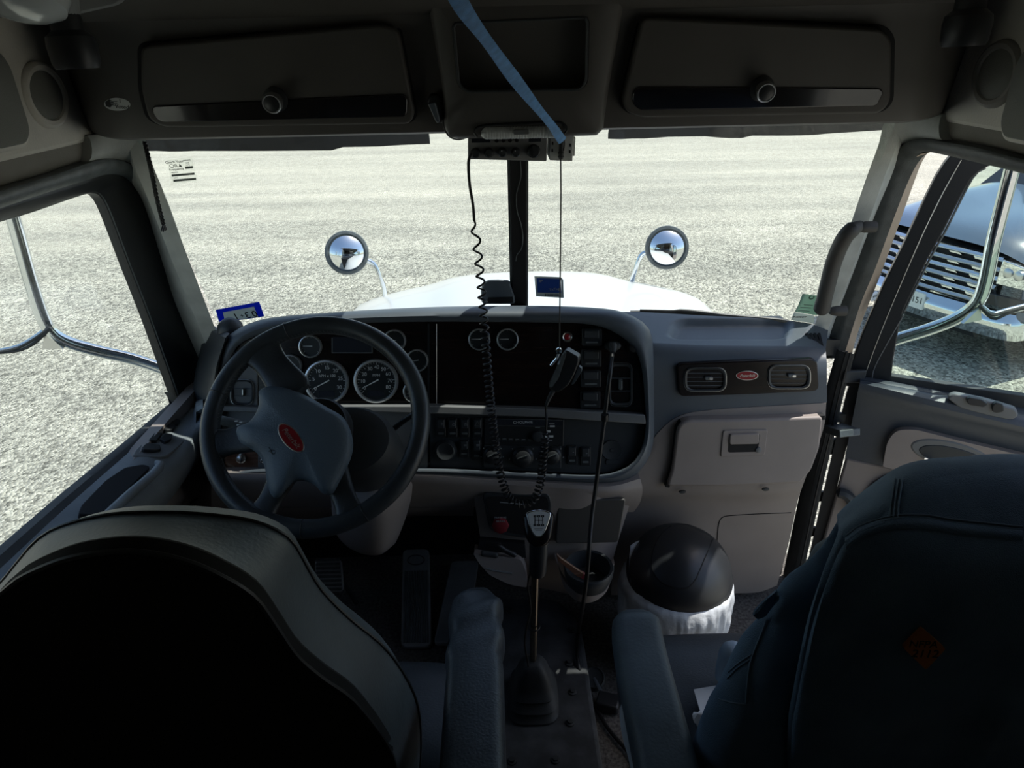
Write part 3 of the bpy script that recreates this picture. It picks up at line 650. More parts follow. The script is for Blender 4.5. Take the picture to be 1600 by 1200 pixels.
# things on and around the console
def sticker(name, poly, pl, m, label, cat='sticker', o=.0012, loc=None):
    c = pl.at(sum(p[0] for p in poly) / len(poly), sum(p[1] for p in poly) / len(poly))
    t = thing(name, label, cat, c)
    mb = MB(); mb.ext(poly, pl, 0, o); mb.build('backing', m, t, flat=True)
    return t
CF2 = PL((-.7, 1.3905, 1.50), (0, -.98, -.15))
st = sticker('voting_sticker', ell(183, 163, 20.5, 10, 32, .04), CF2, M['paint_w'], 'small oval "I Voted" sticker beside the driver\'s overhead cabinet', o=.002)
text('I', CF2.mat(187, 158, .0022), .0105, M['ink'], st, shear=.2)
text('Voted', CF2.mat(190, 167, .0022, -.1), .0098, M['ink'], st, shear=.2)
mb = MB(); mb.ext([(164, 160), (170, 155), (176, 158), (179, 162), (172, 168), (166, 166)], CF2, .0015, .0024); mb.build('flag_print', M['ink'], st)
for i in range(3):
    mb = MB(); mb.ext([(172 + i, 158 + 3 * i), (183, 158 + 3 * i), (183, 159.3 + 3 * i), (172 + i, 159.3 + 3 * i)], CF2, .0015, .0026); mb.build('flag_print', M['paint_g'], st)
mc = thing('microphone_clip', 'small black microphone clip on the console next to the centre cubby', 'clip', CF.at(681, 172))
mb = MB(); mb.ext(rpx([(667, 157), (672, 150), (684, 150), (690, 160), (694, 185), (690, 194), (681, 192), (672, 172)], 4), CF, -.002, .020); mb.build('clip_body', M['black'], mc, bev=.004)
mb = MB(); mb.ext(rpx([(668, 162), (680, 160), (688, 190), (682, 193)], 3), CF, .018, .030); mb.build('clip_face', M['pad'], mc, bev=.002)
mb = MB(); mb.tube(crv([at(a, b, y=yy) for a, b, yy in ((692, 188, 1.37), (694, 200, 1.37), (702, 213, 1.38), (716, 218, 1.40), (732, 214, 1.42))], 20), .0016, 6); mb.build('wire', M['cable'], mc)
pp = thing('document', 'folded grey paper lying in the overhead cubby', 'document', CF.at(820, 102, -.02))
mb = MB(); mb.prism([CF.at(a, b, -.03) for a, b in ((754, 98), (888, 92), (892, 100), (755, 107))], (0, .05, .002)); mb.build('paper_sheet', M['paint_g'], pp)

# speakers on the upper side walls
M['mesh'] = pm('grey speaker cloth', (.26, .26, .23), .8, bump=.8, bscale=900)
def speaker(px, py, sg, r, label, m):
    c = at(px, py, x=sg * .86); t = thing('wall_speaker', label, 'speaker', c, group='round speakers on the upper walls')
    ax = V((-sg, -.12, 0))
    mb = MB(); mb.lathe(c, ax, [(r * 1.02, -.005), (r * 1.02, .005), (r * .98, .010), (r * .9, .013), (r * .78, .012), (r * .72, .007)], 40); mb.build('ring', m, t)
    mb = MB(); mb.lathe(c, ax, [(r * .8, .006), (r * .74, .0085), (r * .5, .011), (r * .2, .0125), (0, .013)], 40); mb.build('grille', M['mesh'], t)
speaker(66, 149, -1, .056, 'round speaker pod high on the driver\'s side wall', M['tan'])
speaker(1562, 116, 1, .056, 'round speaker pod high on the passenger\'s side wall', M['tan2'])
for sg, px in ((-1, -14), (1, 1622)):
    c = at(px, 160 if sg < 0 else 150, x=sg * .86)
    t = thing('wall_speaker', 'tall oblong speaker grille on the %s\'s side wall, cut by the photo\'s edge' % ('driver' if sg < 0 else 'passenger'), 'speaker', c, group='oblong speakers on the upper walls')
    P = [V((c.x, c.y + a, c.z + b)) for a, b in [(p[0], p[1]) for p in rpx([(-.06, -.075), (.035, -.075), (.055, -.05), (.05, .06), (.03, .085), (-.06, .085)], .02)]]
    mb = MB(); mb.prism(P, (-sg * .018, 0, 0)); mb.build('frame', M['tan'], t, bev=.006)
    mb = MB(); mb.prism([c + (p - c) * .9 for p in P], (-sg * .021, 0, 0)); mb.build('grille', M['mesh'], t, bev=.002)
# ceiling lamps
M['lampgrey'] = pm('light grey lamp plastic', (.33, .35, .34), .35)
M['lamplens'] = pm('frosted lamp lens', (.62, .65, .63), .2, coat=.6)
dl = thing('dome_lamp', 'grey ceiling dome lamp with clear lens above the driver\'s side', 'lamp', at(70, 5, z=1.66))
mb = MB(); P = [at(a, b, y=yy) for a, b, yy in ((-60, -30, 1.12), (190, -20, 1.25), (196, 4, 1.25), (180, 12, 1.24), (120, 26, 1.2), (60, 32, 1.16), (-60, 30, 1.1))]
mb.prism(P, (0, .06, .03)); mb.build('housing', M['lampgrey'], dl, bev=.006)
c = at(28, 0, y=1.08); mb = MB(); mb.lathe(c, (-.05, -.45, -1), [(.06, -.012), (.056, .004), (.04, .014), (.02, .02), (0, .021)], 32); mb.build('lens', M['lamplens'], dl)
def spot(px, py, yy, label, sc=1):
    c = at(px, py, y=yy); t = thing('reading_lamp', label, 'lamp', c, group='black reading lamps under the ceiling')
    ax = V((.02, -.03, -1)).normalized(); r = .0335 * sc
    mb = MB(); mb.lathe(c, ax, [(r * .62, -.045), (r * .66, -.02), (r * .95, -.012), (r * 1.0, 0), (r * .96, .022), (r * .86, .03), (r * .8, .028), (r * .7, .02)], 32); mb.build('shade', M['black'], t)
    mb = MB(); mb.lathe(c, ax, [(r * .74, .018), (r * .4, .024), (0, .026)], 24); mb.build('lens', M['pad'], t)
    mb = MB(); mb.lathe(c - ax * .05, ax, [(r * .7, -.05), (r * .75, -.02), (r * .62, .012)], 24); mb.build('stem', M['lampgrey'], t)
spot(113, 72, 1.16, 'black reading lamp hanging beside the grey dome lamp')
spot(1511, 38, 1.20, 'black reading lamp hanging on the passenger\'s side of the ceiling')
# kick panels closing the footwell at both sides
S_(MB().box((-.87, 1.93, .36), (.03, .2, .8)).build('trim_14', M['matte'], flat=True))
S_(MB().box((.83, 1.95, .34), (.03, .18, .76)).build('trim_15', M['matte'], flat=True))
S_(MB().prism([(-.86, 1.79, .855), (-.86, 2.06, .785), (-.86, 2.06, .74), (-.86, 1.79, .81)], (1.72, 0, 0)).build('trim_16', M['black'], flat=True))
# ================================================================ DASHBOARD
DF = PL((0, 1.5, .633), (0, -.397, .12))
FP = PL((0, 1.617, .85), (0, -1, .06))
GP = PL((0, 1.592, .6), (0, -1, .02))
db = thing('dashboard', 'slate and taupe truck dashboard with gauges, switches and glovebox under the windshield', 'dashboard', (0, 1.7, .5))
O = [(335, 742), (331, 660), (334, 590), (343, 545), (368, 516), (420, 497), (520, 488), (640, 481), (750, 478), (860, 478), (930, 481), (968, 486), (1000, 500), (1017, 520), (1021, 560), (1022, 640), (1021, 690), (1010, 722), (985, 748), (945, 758), (860, 756), (760, 750), (660, 745), (500, 745), (400, 745)]
I = [(347, 732), (346, 660), (350, 595), (360, 558), (382, 533), (440, 514), (530, 506), (640, 503), (750, 503), (860, 504), (922, 507), (958, 518), (988, 541), (1002, 572), (1007, 620), (1009, 662), (1004, 695), (986, 725), (955, 739), (924, 742), (860, 740), (760, 735), (672, 732), (500, 732), (410, 732)]
O_, I_ = crv(O, 110, closed=True), crv(I, 110, closed=True)
I_ = align(O_, I_)
mixp = lambda t: [(a[0] * (1 - t) + b[0] * t, a[1] * (1 - t) + b[1] * t) for a, b in zip(O_, I_)]
mb = MB(); mb.loft([DF.pts(O_, -.20), DF.pts(O_, -.045), DF.pts(mixp(.12), -.022), DF.pts(mixp(.35), -.004), DF.pts(mixp(.6), .004), DF.pts(mixp(.88), .001), DF.pts(I_, -.008), DF.pts(I_, -.034)], closed=True)
mb.build('hood_bezel', M['pad'], db, sharp=60)
def cut(pp, o0, o1, m, name, parent=db, bev=0, pl=DF, seg=2):
    mb = MB(); mb.ext(pp, pl, o0, o1); return mb.build(name, m, parent, bev=bev, seg=seg)
cut(I_, -.05, -.030, M['gloss'], 'instrument_panel')
cut([(346, 640), (349, 592), (360, 556), (382, 532), (432, 515), (415, 538), (402, 575), (402, 640)], -.032, -.024, M['grey'], 'vent_surround', bev=.002)
cut([(346, 634), (402, 637), (530, 634), (682, 634), (850, 639), (1008, 648), (1010, 663), (850, 652), (682, 647), (530, 643), (402, 645), (346, 643)], -.034, .002, M['grey'], 'ledge_trim', bev=.003)
cut([(346, 641), (668, 641), (668, 734), (346, 734)], -.034, -.026, M['grey'], 'column_surround', bev=.002)
cut([(672, 645), (850, 650), (1008, 661), (1003, 695), (985, 724), (955, 738), (924, 741), (760, 734), (672, 731)], -.032, -.025, M['pod'], 'switch_panel', bev=.002)
cut([(668, 506), (671, 506), (671, 634), (668, 634)], -.032, -.0285, M['black'], 'panel_seam')
mb = MB(); mb.tube([DF.at(682, 506, -.029), DF.at(682, 633, -.029)], .0009, 6); mb.build('panel_seam', M['satin'], db)  # thin satin strip standing in for the highlight along the panel edge
wd = cut(rpx([(350, 692), (434, 690), (434, 738), (350, 738)], 5), -.03, -.022, M['wood'], 'wood_trim', bev=.002)
cut([(346, 740), (434, 740), (434, 751), (346, 751)], -.03, .004, M['paint_w'] if 0 else M['grey'], 'lower_ledge', bev=.003)
def disc(px, py, prof, m, name, parent, pl=DF, o=-.03, seg=32, sy=1, rot=0):
    """turned piece on the panel; prof in (photo-radius, metres)"""
    k = pl.k(px, py); e = pl.ex * math.cos(rot) + pl.ey * math.sin(rot)
    mb = MB(); mb.lathe(pl.at(px, py, o), pl.n, [(r * k, h) for r, h in prof], seg, ex=e, sy=sy); return mb.build(name, m, parent)
disc(379, 715, [(7.5, 0), (7.5, .012), (6, .014), (5.5, .02), (4.6, .021), (0, .021)], M['satin'], 'ignition_switch', db, o=-.022)
mb = MB(); mb.ext([(378, 711), (380, 711), (380, 719), (378, 719)], DF, -.002, .0005); mb.build('keyhole', M['ink'], db)
cut(rpx([(403, 706), (424, 706), (424, 734), (403, 734)], 3), -.022, -.017, M['grey'], 'toggle_plate', bev=.001)
disc(412, 718, [(5, 0), (4.5, .012), (2, .016), (0, .016)], M['chrome'], 'toggle_knob', db, o=-.018)
def gauge(px, py, r, needle, name='gauge', nums=None, mid=None, big=False):
    k = DF.k(px, py); c = DF.at(px, py, -.03)
    mb = MB(); mb.lathe(c, DF.n, [(r * k, 0), (r * k, .008), (r * k * .97, .0125), (r * k * .91, .013), (r * k * .86, .009), (r * k * .85, .004), (r * k * .85, 0)], 48); g = mb.build('bezel', M['ring'], db); g.name = 'gauge'
    mb = MB(); mb.lathe(c, DF.n, [(r * k * .86, .002), (r * k * .86, .0045), (0, .0045)], 40); mb.build('dial', M['dial'], g)
    mb = MB(); n = 31 if big else 11
    for i in range(n):
        a = math.radians(-130 + 260 * i / (n - 1)); L = .12 if i % (5 if not big else 5) == 0 else .07
        d = (math.sin(a), -math.cos(a)); e = (-d[1], d[0]); w_ = .011 if L > .1 else .006
        R1, R0_ = r * .83, r * (.83 - L)
        mb.ext([(px + d[0] * R0_ + e[0] * r * w_, py + d[1] * R0_ + e[1] * r * w_), (px + d[0] * R1 + e[0] * r * w_, py + d[1] * R1 + e[1] * r * w_), (px + d[0] * R1 - e[0] * r * w_, py + d[1] * R1 - e[1] * r * w_), (px + d[0] * R0_ - e[0] * r * w_, py + d[1] * R0_ - e[1] * r * w_)], DF, -.0256, -.0252)
    mb.build('tick_marks', M['paint_w'], g)
    a = math.radians(needle); d = (math.sin(a), -math.cos(a)); e = (-d[1], d[0])
    mb = MB(); mb.ext([(px - d[0] * r * .1 + e[0] * r * .03, py - d[1] * r * .1 + e[1] * r * .03), (px + d[0] * r * .72 + e[0] * r * .012, py + d[1] * r * .72 + e[1] * r * .012), (px + d[0] * r * .72 - e[0] * r * .012, py + d[1] * r * .72 - e[1] * r * .012), (px - d[0] * r * .1 - e[0] * r * .03, py - d[1] * r * .1 - e[1] * r * .03)], DF, -.0235, -.0225)
    mb.build('needle', M['paint_w'], g)
    if nums:
        for s, ang in nums:
            a = math.radians(ang)
            text(s, DF.mat(px + math.sin(a) * r * .60, py - math.cos(a) * r * .60, -.0252), r * k * .23, M['paint_w'], g, 'numeral')
    if mid: text(mid, DF.mat(px, py - r * .24, -.0252), r * k * .17, M['paint_w'], g, 'lettering')
    if big:
        mb = MB(); mb.ext(rr(px - r * .02, py + r * .55, r * .7, r * .26, r * .04), DF, -.0258, -.0250); mb.build('odometer_window', M['lcd'], g)
    return g
gauge(486, 541, 18, -90); gauge(455, 571, 18, -115)
gauge(511, 596, 35.5, -118, nums=[('0', -122), ('5', -80), ('10', -42), ('15', 0), ('20', 38), ('25', 78), ('30', 116)], mid='RPM x 100', big=True)
gauge(588, 595, 35.5, -118, nums=[('0', -122), ('10', -92), ('20', -62), ('30', -28), ('40', 2), ('50', 32), ('60', 60), ('70', 90), ('80', 118)], mid='MPH', big=True)
gauge(648, 611, 18, -110); gauge(652, 563, 18, -100); gauge(617, 532, 18, -90)
gauge(749, 530, 17.5, -90); gauge(793, 530, 17.5, -90)
cut(rr(550, 539, 63, 25, 3), -.031, -.0285, M['lcd'], 'display', bev=.0006)
for P in ([(518, 528), (519.5, 528), (519.5, 551), (518, 551)], [(518, 550.5), (582, 550.5), (582, 552), (518, 552)], [(580.5, 530), (582, 530), (582, 552), (580.5, 552)]):
    cut(P, -.031, -.027, M['seal'], 'display_edge')
rb = disc(886, 526, [(8.5, 0), (8.5, .006), (7, .010), (6, .009), (5.6, .004)], M['satin'], 'warning_lamp', db)
disc(886, 526, [(5.7, .002), (5, .008), (2.5, .010), (0, .0105)], M['red'], 'lamp_lens', rb)
def rocker(px, py, w, h, sym=None, parent=db, tilt=0):
    r_ = cut(rr(px, py, w, h, 2.5), -.032, -.021, M['black'], 'rocker_switch', bev=.0015)
    cut(rr(px, py - h * .17, w * .74, h * .46, 2), -.022, -.014, M['pod'], 'rocker_cap', r_, bev=.002)
    cut(rr(px, py + h * .30, w * .6, h * .10, 1), -.0215, -.0195, M['seal'], 'indicator', r_)
    if sym: text(sym, DF.mat(px + w * .12, py - h * .17, -.0139), h * DF.k(px, py) * .3, M['paint_g'], r_, 'symbol')
    return r_
for i, (y, s) in enumerate(((527, '2'), (560, '4'), (592, '4'), (625, '2'))): rocker(925 - i * .8, y, 31, 27)
for x, y, w, h, s in ((689, 668, 15, 31, '+'), (707, 668, 15, 31, 'o'), (726, 668, 15, 31, 'n'), (746, 668, 15, 31, None), (725, 701, 15, 28, '='), (745, 702, 14, 34, '='), (894, 711, 16, 30, '-'), (915, 713, 16, 30, '-')):
    r_ = rocker(x, y, w, h, s)
    if s is None:
        for q in (5.5, 3.6):
            mb = MB(); mb.tube([DF.at(x + math.sin(a) * q, y - 5 - math.cos(a) * q, -.0135) for a in (0, 2.094, 4.189)], .0004, 5, closed=True); mb.build('symbol', M['paint_g'], r_)
disc(697, 702, [(17.5, 0), (17.5, .008), (16, .012), (15, .02), (13.5, .024), (9, .022), (0, .0215)], M['pod'], 'dimmer_knob', db)
disc(955, 702, [(16.5, 0), (16.5, .006), (15.5, .010), (14.5, .0095), (3, .009), (2.6, .011), (1.6, .0112), (0, .011)], M['pod'], 'outlet_cover', db)
cut(rr(957, 722, 20, 7, 2), -.03, -.022, M['pod'], 'outlet_tab', bev=.001)
ok = disc(988, 542, [(10, 0), (10, .01), (8.5, .013), (7, .022), (4, .024), (0, .024)], M['black'], 'lighter_socket', db)
op = disc(957, 540, [(13, 0), (13.5, .006), (12, .012), (9, .014), (0, .013)], M['pod'], 'socket_rim', db, sy=.62)
rd = cut(rr(819, 675, 124, 42, 2, .02), -.031, -.018, M['black'], 'radio', bev=.0015)
cut(rpx([(776, 655), (879, 657), (879, 665), (776, 664)], 1), -.019, -.0168, M['lcd'], 'radio_display', rd)
cut([(776, 654), (879, 656), (879, 656.8), (776, 654.8)], -.019, -.0165, M['seal'], 'trim_line', rd)
cut([(776, 664.6), (858, 666.4), (858, 667), (776, 665.2)], -.019, -.0165, M['seal'], 'trim_line', rd)
text('CHOLPHIE', DF.mat(817, 660, -.0166), .0085, M['paint_w'], rd, sx=1.2)
for a, b, w, h in ((862, 662, 9, 1.5), (863, 666, 8, 2.6), (856, 674, 8, 3), (858, 682, 13, 3.2), (859, 688, 8, 1.5), (840, 668, 8, 1)):
    cut(rr(a, b, w, h, .4), -.019, -.0163, M['paint_w'] if h > 2 else M['paint_g'], 'radio_label', rd)
disc(840, 681, [(9, 0), (9, .006), (8, .012), (6.5, .013), (0, .012)], M['pod'], 'volume_knob', rd, o=-.018)
for i in range(6): cut(rr(778 + i * 10, 687 + i * .3, 8, 3.4, 1), -.019, -.0155, M['pod'], 'preset_button', rd, bev=.0005)
for i in range(6): cut(rr(778 + i * 10, 685.6 + i * .3, 5, .8, .2), -.0157, -.0152, M['paint_g'], 'preset_mark', rd)
hv = cut(rr(816, 714, 122, 36, 3, .02), -.031, -.021, M['pod'], 'climate_panel', bev=.0015)
for a, b, r in ((769, 711, 14), (817, 714, 17), (863, 712, 14)):
    kn = disc(a, b, [(r, 0), (r, .004), (r * .8, .008), (r * .74, .020), (r * .6, .022), (0, .022)], M['black'], 'climate_knob', hv, o=-.021)
    cut([(a - r * .5, b + 2), (a + r * .5, b - 4), (a + r * .5, b - 2.5), (a - r * .5, b + 3.5)], -.001, .0018, M['seal'], 'pointer', kn)
    for i in range(5):
        t_ = math.radians(-100 + 50 * i); cut(ell(a + math.sin(t_) * r * 1.25, b - math.cos(t_) * r * 1.15, 1.1, 1.1, 8), -.022, -.0203, M['paint_g'], 'dot_mark', hv)
def louvre(px, py, w, h, pl, o, nv, nh, r, knob, name='air_vent', parent=db, rot=0):
    c_, s_ = math.cos(rot), math.sin(rot)
    q = lambda a, b: (px + a * c_ - b * s_, py + a * s_ + b * c_)
    A = crv(rr(px, py, w, h, r, rot), 60, closed=True, smooth=False); B = [(px + (a - px) * .86, py + (b - py) * .84) for a, b in A]
    mb = MB(); mb.loft([pl.pts(A, o - .004), pl.pts(A, o + .003), pl.pts([(px + (a - px) * .95, py + (b - py) * .94) for a, b in A], o + .006), pl.pts(B, o + .004), pl.pts(B, o - .022)], closed=True); v = mb.build(name, M['pod'], parent, sharp=50)
    mb = MB(); mb.tube(crv(pl.pts(A, o + .002), 60, closed=True), .0009, 6, closed=True); mb.build('vent_ring', M['satin'], v)
    mb = MB(); mb.ext(A, pl, o - .03, o - .02); mb.build('vent_throat', M['matte'], v)
    mb = MB()
    for i in range(nv):
        a = (i + 1) / (nv + 1) - .5; mb.ext([q(a * w * .88 - .6, -h * .43), q(a * w * .88 + .6, -h * .43), q(a * w * .88 + .6, h * .43), q(a * w * .88 - .6, h * .43)], pl, o - .012, o - .003)
    mb.build('vertical_fins', M['seal'], v)
    mb = MB()
    for i in range(nh):
        b = (i + 1) / (nh + 1) - .5; mb.ext([q(-w * .44, b * h * .88 - .5), q(w * .44, b * h * .88 - .5), q(w * .44, b * h * .88 + .4), q(-w * .44, b * h * .88 + .4)], pl, o - .005, o + .001)
    mb.build('horizontal_fins', M['pad'], v)
    mb = MB(); mb.ext(rr(px + knob[0], py + knob[1], knob[2], knob[3], 2, rot), pl, o - .006, o + .008); mb.build('vent_tab', M['seal'], v, bev=.0015)
    mb = MB(); mb.ext(rr(px + knob[0] + knob[2] * .25, py + knob[1], knob[2] * .4, knob[3] * .7, 1, rot), pl, o + .005, o + .0095); mb.build('tab_cap', M['satin'], v)
louvre(970, 601, 35, 68, DF, -.028, 3, 2, 10, (0, 0, 6, 17))
louvre(378, 613, 35, 40, DF, -.022, 2, 2, 12, (0, 0, 3, 12))
louvre(379, 541, 38, 26, DF, -.022, 3, 2, 8, (0, 3, 6, 3), rot=-.42)
# ---- passenger half
def row(P, ys): return [at(a, b, y=y) for (a, b), y in zip(P, ys)]
n1, n2 = 70, 46
A = crv([(960, 487), (1010, 488), (1100, 493), (1200, 498), (1262, 505), (1294, 516)], n1); B = crv([(960, 534), (1018, 536), (1100, 540), (1200, 541), (1260, 542), (1290, 547)], n1)
ya = [1.84 - .07 * max(0, (i / (n1 - 1) - .7) / .3) for i in range(n1)]
g_ = []
for j in range(n2):
    t_ = j / (n2 - 1); r_ = []
    for i in range(n1):
        a, b = A[i][0] * (1 - t_) + B[i][0] * t_, A[i][1] * (1 - t_) + B[i][1] * t_
        p = at(a, b, y=ya[i] * (1 - t_) + 1.662 * t_)
        dx, dy = max(0, abs(a - 1142 + (b - 514) * .4) - 72) / 24, max(0, abs(b - 514) - 6) / 11
        s = max(0, 1 - math.hypot(dx, dy)); s = min(1, s * 1.9); s = s * s * (3 - 2 * s)
        p.z -= .016 * s; r_.append(p)
    g_.append(r_)
for P, y in (([(960, 547), (1018, 548), (1100, 551), (1200, 552), (1291, 557)], 1.640), ([(960, 562), (1018, 562), (1100, 562), (1200, 563), (1292, 567)], 1.626), ([(960, 590), (1018, 590), (1150, 590), (1292, 592)], 1.619), ([(980, 720), (1010, 706), (1026, 678), (1060, 650), (1110, 640), (1200, 634), (1292, 629)], 1.612)):
    g_.append([at(a, b, y=y) for a, b in crv(P, n1)])
mb = MB(); mb.loft(g_); mb.f(mb.vs([r_[-1] for r_ in g_] + [V((g_[-1][-1].x, 1.85, g_[-1][-1].z))])); mb.build('dash_pad', M['pad'], db, sharp=50)
Bq = [([(980, 722), (1010, 707), (1026, 679), (1060, 651), (1110, 641), (1200, 635), (1291, 630)], 1.610), ([(978, 735), (1008, 722), (1026, 705), (1060, 690), (1110, 682), (1200, 676), (1286, 672)], 1.604), ([(962, 768), (1000, 766), (1026, 764), (1060, 763), (1110, 762), (1200, 760), (1256, 754)], 1.606),
      ([(960, 790), (1000, 790), (1026, 790), (1060, 790), (1110, 789), (1200, 788), (1246, 785)], 1.645), ([(958, 850), (1000, 850), (1026, 850), (1060, 850), (1110, 850), (1190, 850), (1232, 850)], 1.69), ([(955, 930), (1000, 930), (1026, 930), (1060, 928), (1110, 927), (1180, 926), (1214, 915)], 1.745)]
MB().patch([[at(a, b, y=y) for a, b in P] for P, y in Bq], 50, 40, off=(0, .05, 0)).build('lower_dash', M['beige'], db, sharp=50)
gd = [(1042, 760), (1050, 735), (1055, 697), (1058, 672), (1065, 661), (1078, 657), (1155, 656), (1286, 652), (1281, 700), (1268, 735), (1251, 755), (1130, 760)]
cut([(1039.5, 761), (1048, 733), (1053, 697), (1056, 670), (1063, 659.5), (1077, 655), (1155, 653.5), (1289, 649.5), (1289, 656), (1150, 662), (1080, 663), (1064, 676), (1060, 700), (1052, 740), (1046, 762)], -.02, .0025, M['matte'], 'glovebox_gap', pl=GP)
gx = cut(rpx(gd, 6), -.02, .012, M['beige'], 'glovebox_door', pl=GP, bev=.006, seg=3)
cut(rpx([(1130, 673), (1200, 672), (1195, 711), (1126, 714)], 4), .008, .0155, M['beige'], 'latch_plate', gx, .0015, GP)
cut(rpx([(1139, 680), (1188, 678), (1184, 706), (1137, 707)], 4), .01, .0158, M['matte'], 'latch_pocket', gx, 0, GP)
cut(rpx([(1141, 679), (1187, 678), (1186, 694), (1140, 695)], 4), .01, .021, M['beige'], 'latch_paddle', gx, .002, GP)
disc(1185, 703, [(4.6, 0), (4.6, .002), (3.6, .003), (0, .003)], M['grey'], 'lock_cylinder', gx, GP, .0158)
vp = cut(rpx([(1058, 569), (1150, 565), (1277, 561), (1280, 611), (1180, 616), (1061, 620)], 10), -.01, .008, M['gloss'], 'vent_panel', pl=FP, bev=.003)
louvre(1102, 593, 66, 37, FP, .008, 2, 4, 14, (6, -1, 13, 5), parent=db)
louvre(1233, 589, 67, 37, FP, .008, 2, 4, 14, (5, -1, 13, 5), parent=db)
def badge(pl, px, py, rx, ry, rot, o, parent, word='Peterbilt', fs=.46):
    mb = MB(); mb.ext(ell(px, py, rx, ry, 40, -rot), pl, o, o + .002); b = mb.build('badge', M['satin'], parent, bev=.0005)
    mb = MB(); mb.ext(ell(px, py, rx * .92, ry * .86, 40, -rot), pl, o + .001, o + .0026); mb.build('badge_enamel', M['red'], b)
    text(word, pl.mat(px, py, o + .0027, rot), ry * 2 * pl.k(px, py) * fs, M['satin'], b, shear=.35, ext=.0003)
badge(FP, 1167.5, 587, 17.5, 7.4, 0, .008, db)
for i in range(4):
    P = [(1258 + i * 6.5, 521), (1262 + i * 6.5, 521), (1275 + i * 4, 542), (1271 + i * 4, 542)]
    mb = MB(); mb.prism([at(a, b, y=1.735 - .052 * (b - 520) / 22) for a, b in P], (0, .002, -.006)); mb.f(mb.vs([at(a, b, y=1.732 - .052 * (b - 520) / 22) + V((0, 0, .0015)) for a, b in P])); mb.build('side_defroster', M['matte'], db)
for a, b in ((1066, 768), (1196, 764)):
    disc(a, b, [(6, 0), (5, .004), (0, .005)], M['pod'], 'screw', db, GP, -.006, 16, sy=.5)
bpy.context.view_layer.update()
_ld = [o for o in db.children if o.name.startswith('lower_dash')][0]
def ldsurf(a, b, lift=.0):
    hit, loc, nor, idx = _ld.ray_cast(CAM - V(db.location), ray(a, b).normalized())
    return (loc + V(db.location) - ray(a, b).normalized() * lift) if hit else at(a, b, y=1.69)
mb = MB(); mb.tube([ldsurf(a, b) for a, b in crv([(1119, 868), (1121, 835), (1123, 818), (1127, 810), (1136, 806), (1180, 803), (1236, 801)], 40)], .0016, 6); mb.build('access_panel_gap', M['matte'], db)
# dash corner by the driver's pillar
mb = MB(); mb.lathe(at(360, 512, y=1.70), (.25, -.5, .8), [(.032, -.07), (.034, -.02), (.031, .0), (.022, .014), (.01, .02), (0, .021)], 28); mb.build('corner_cap', M['pod'], db)
MB().patch([[at(335, 745, y=1.50), at(334, 600, y=1.55), at(352, 528, y=1.6)], [at(325, 745, y=1.62), at(322, 610, y=1.66), at(335, 520, y=1.72)], [V((-.87, 1.70, .5)), V((-.87, 1.72, .75)), V((-.83, 1.80, .93))]], 16, 10, off=(0, .03, 0)).build('end_cap', M['pod'], db)
MB().box((-.25, 1.80, .875), (1.1, .1, .06)).build('defroster_shelf', M['pad'], db, bev=.01)
# ---- lower dash on the driver's side and the centre stack
def mid(Ps, name, m, n=30, k=16, off=(0, .04, 0)): return MB().patch([[at(a, b, y=y) for a, b, y in P] for P in Ps], n, k, off=off).build(name, m, db, sharp=50)
mid([[(330, 742, 1.495), (500, 743, 1.495), (660, 744, 1.495), (740, 748, 1.495), (860, 755, 1.49), (950, 760, 1.49), (1000, 748, 1.52)], [(330, 752, 1.488), (500, 752, 1.488), (660, 753, 1.488), (740, 758, 1.488), (860, 766, 1.485), (950, 770, 1.485), (1004, 764, 1.52)], [(330, 772, 1.50), (500, 772, 1.50), (660, 773, 1.50), (740, 776, 1.50), (860, 782, 1.50), (940, 784, 1.50), (1000, 785, 1.54)],
     [(330, 792, 1.53), (500, 792, 1.53), (660, 792, 1.53), (740, 792, 1.53), (860, 798, 1.53), (930, 800, 1.53), (990, 800, 1.56)]], 'knee_panel', M['beige'], 60, 20)
mid([[(330, 793, 1.53), (500, 793, 1.53), (660, 793, 1.53), (740, 792, 1.53)], [(330, 802, 1.56), (500, 802, 1.56), (660, 800, 1.56), (740, 800, 1.56)], [(330, 815, 1.66), (500, 812, 1.66), (660, 806, 1.66), (740, 806, 1.66)]], 'knee_return', M['beige'])
mid([[(515, 735, 1.47), (560, 735, 1.43), (600, 735, 1.43), (645, 755, 1.49)], [(518, 790, 1.45), (560, 790, 1.39), (600, 790, 1.39), (641, 785, 1.49)], [(524, 832, 1.46), (560, 838, 1.41), (600, 838, 1.41), (630, 820, 1.50)], [(545, 856, 1.48), (568, 864, 1.45), (595, 864, 1.45), (618, 848, 1.50)], [(555, 858, 1.54), (570, 866, 1.53), (595, 866, 1.53), (612, 852, 1.54)]], 'column_shroud_cover', M['beige'], 30, 24)
SP = PL((0, 1.49, .56), (0, -1, .12))
mid([[(738, 755, 1.50), (800, 758, 1.485), (860, 762, 1.485), (930, 765, 1.485), (990, 768, 1.53)], [(744, 800, 1.50), (800, 800, 1.485), (860, 800, 1.485), (930, 800, 1.49), (980, 800, 1.54)], [(752, 850, 1.505), (800, 850, 1.49), (860, 850, 1.49), (920, 850, 1.50), (963, 855, 1.55)], [(756, 880, 1.53), (800, 890, 1.51), (860, 900, 1.51), (910, 905, 1.52), (950, 900, 1.57)], [(770, 900, 1.58), (810, 912, 1.58), (860, 922, 1.58), (900, 930, 1.58), (935, 930, 1.62)]], 'centre_stack', M['beige'], 40, 30)
cut(rpx([(753, 771), (858, 771), (862, 785), (860, 842), (822, 842), (780, 835), (764, 826)], [8, 8, 4, 8, 8, 10, 8]), -.01, .010, M['pod'], 'brake_panel', pl=SP, bev=.003)
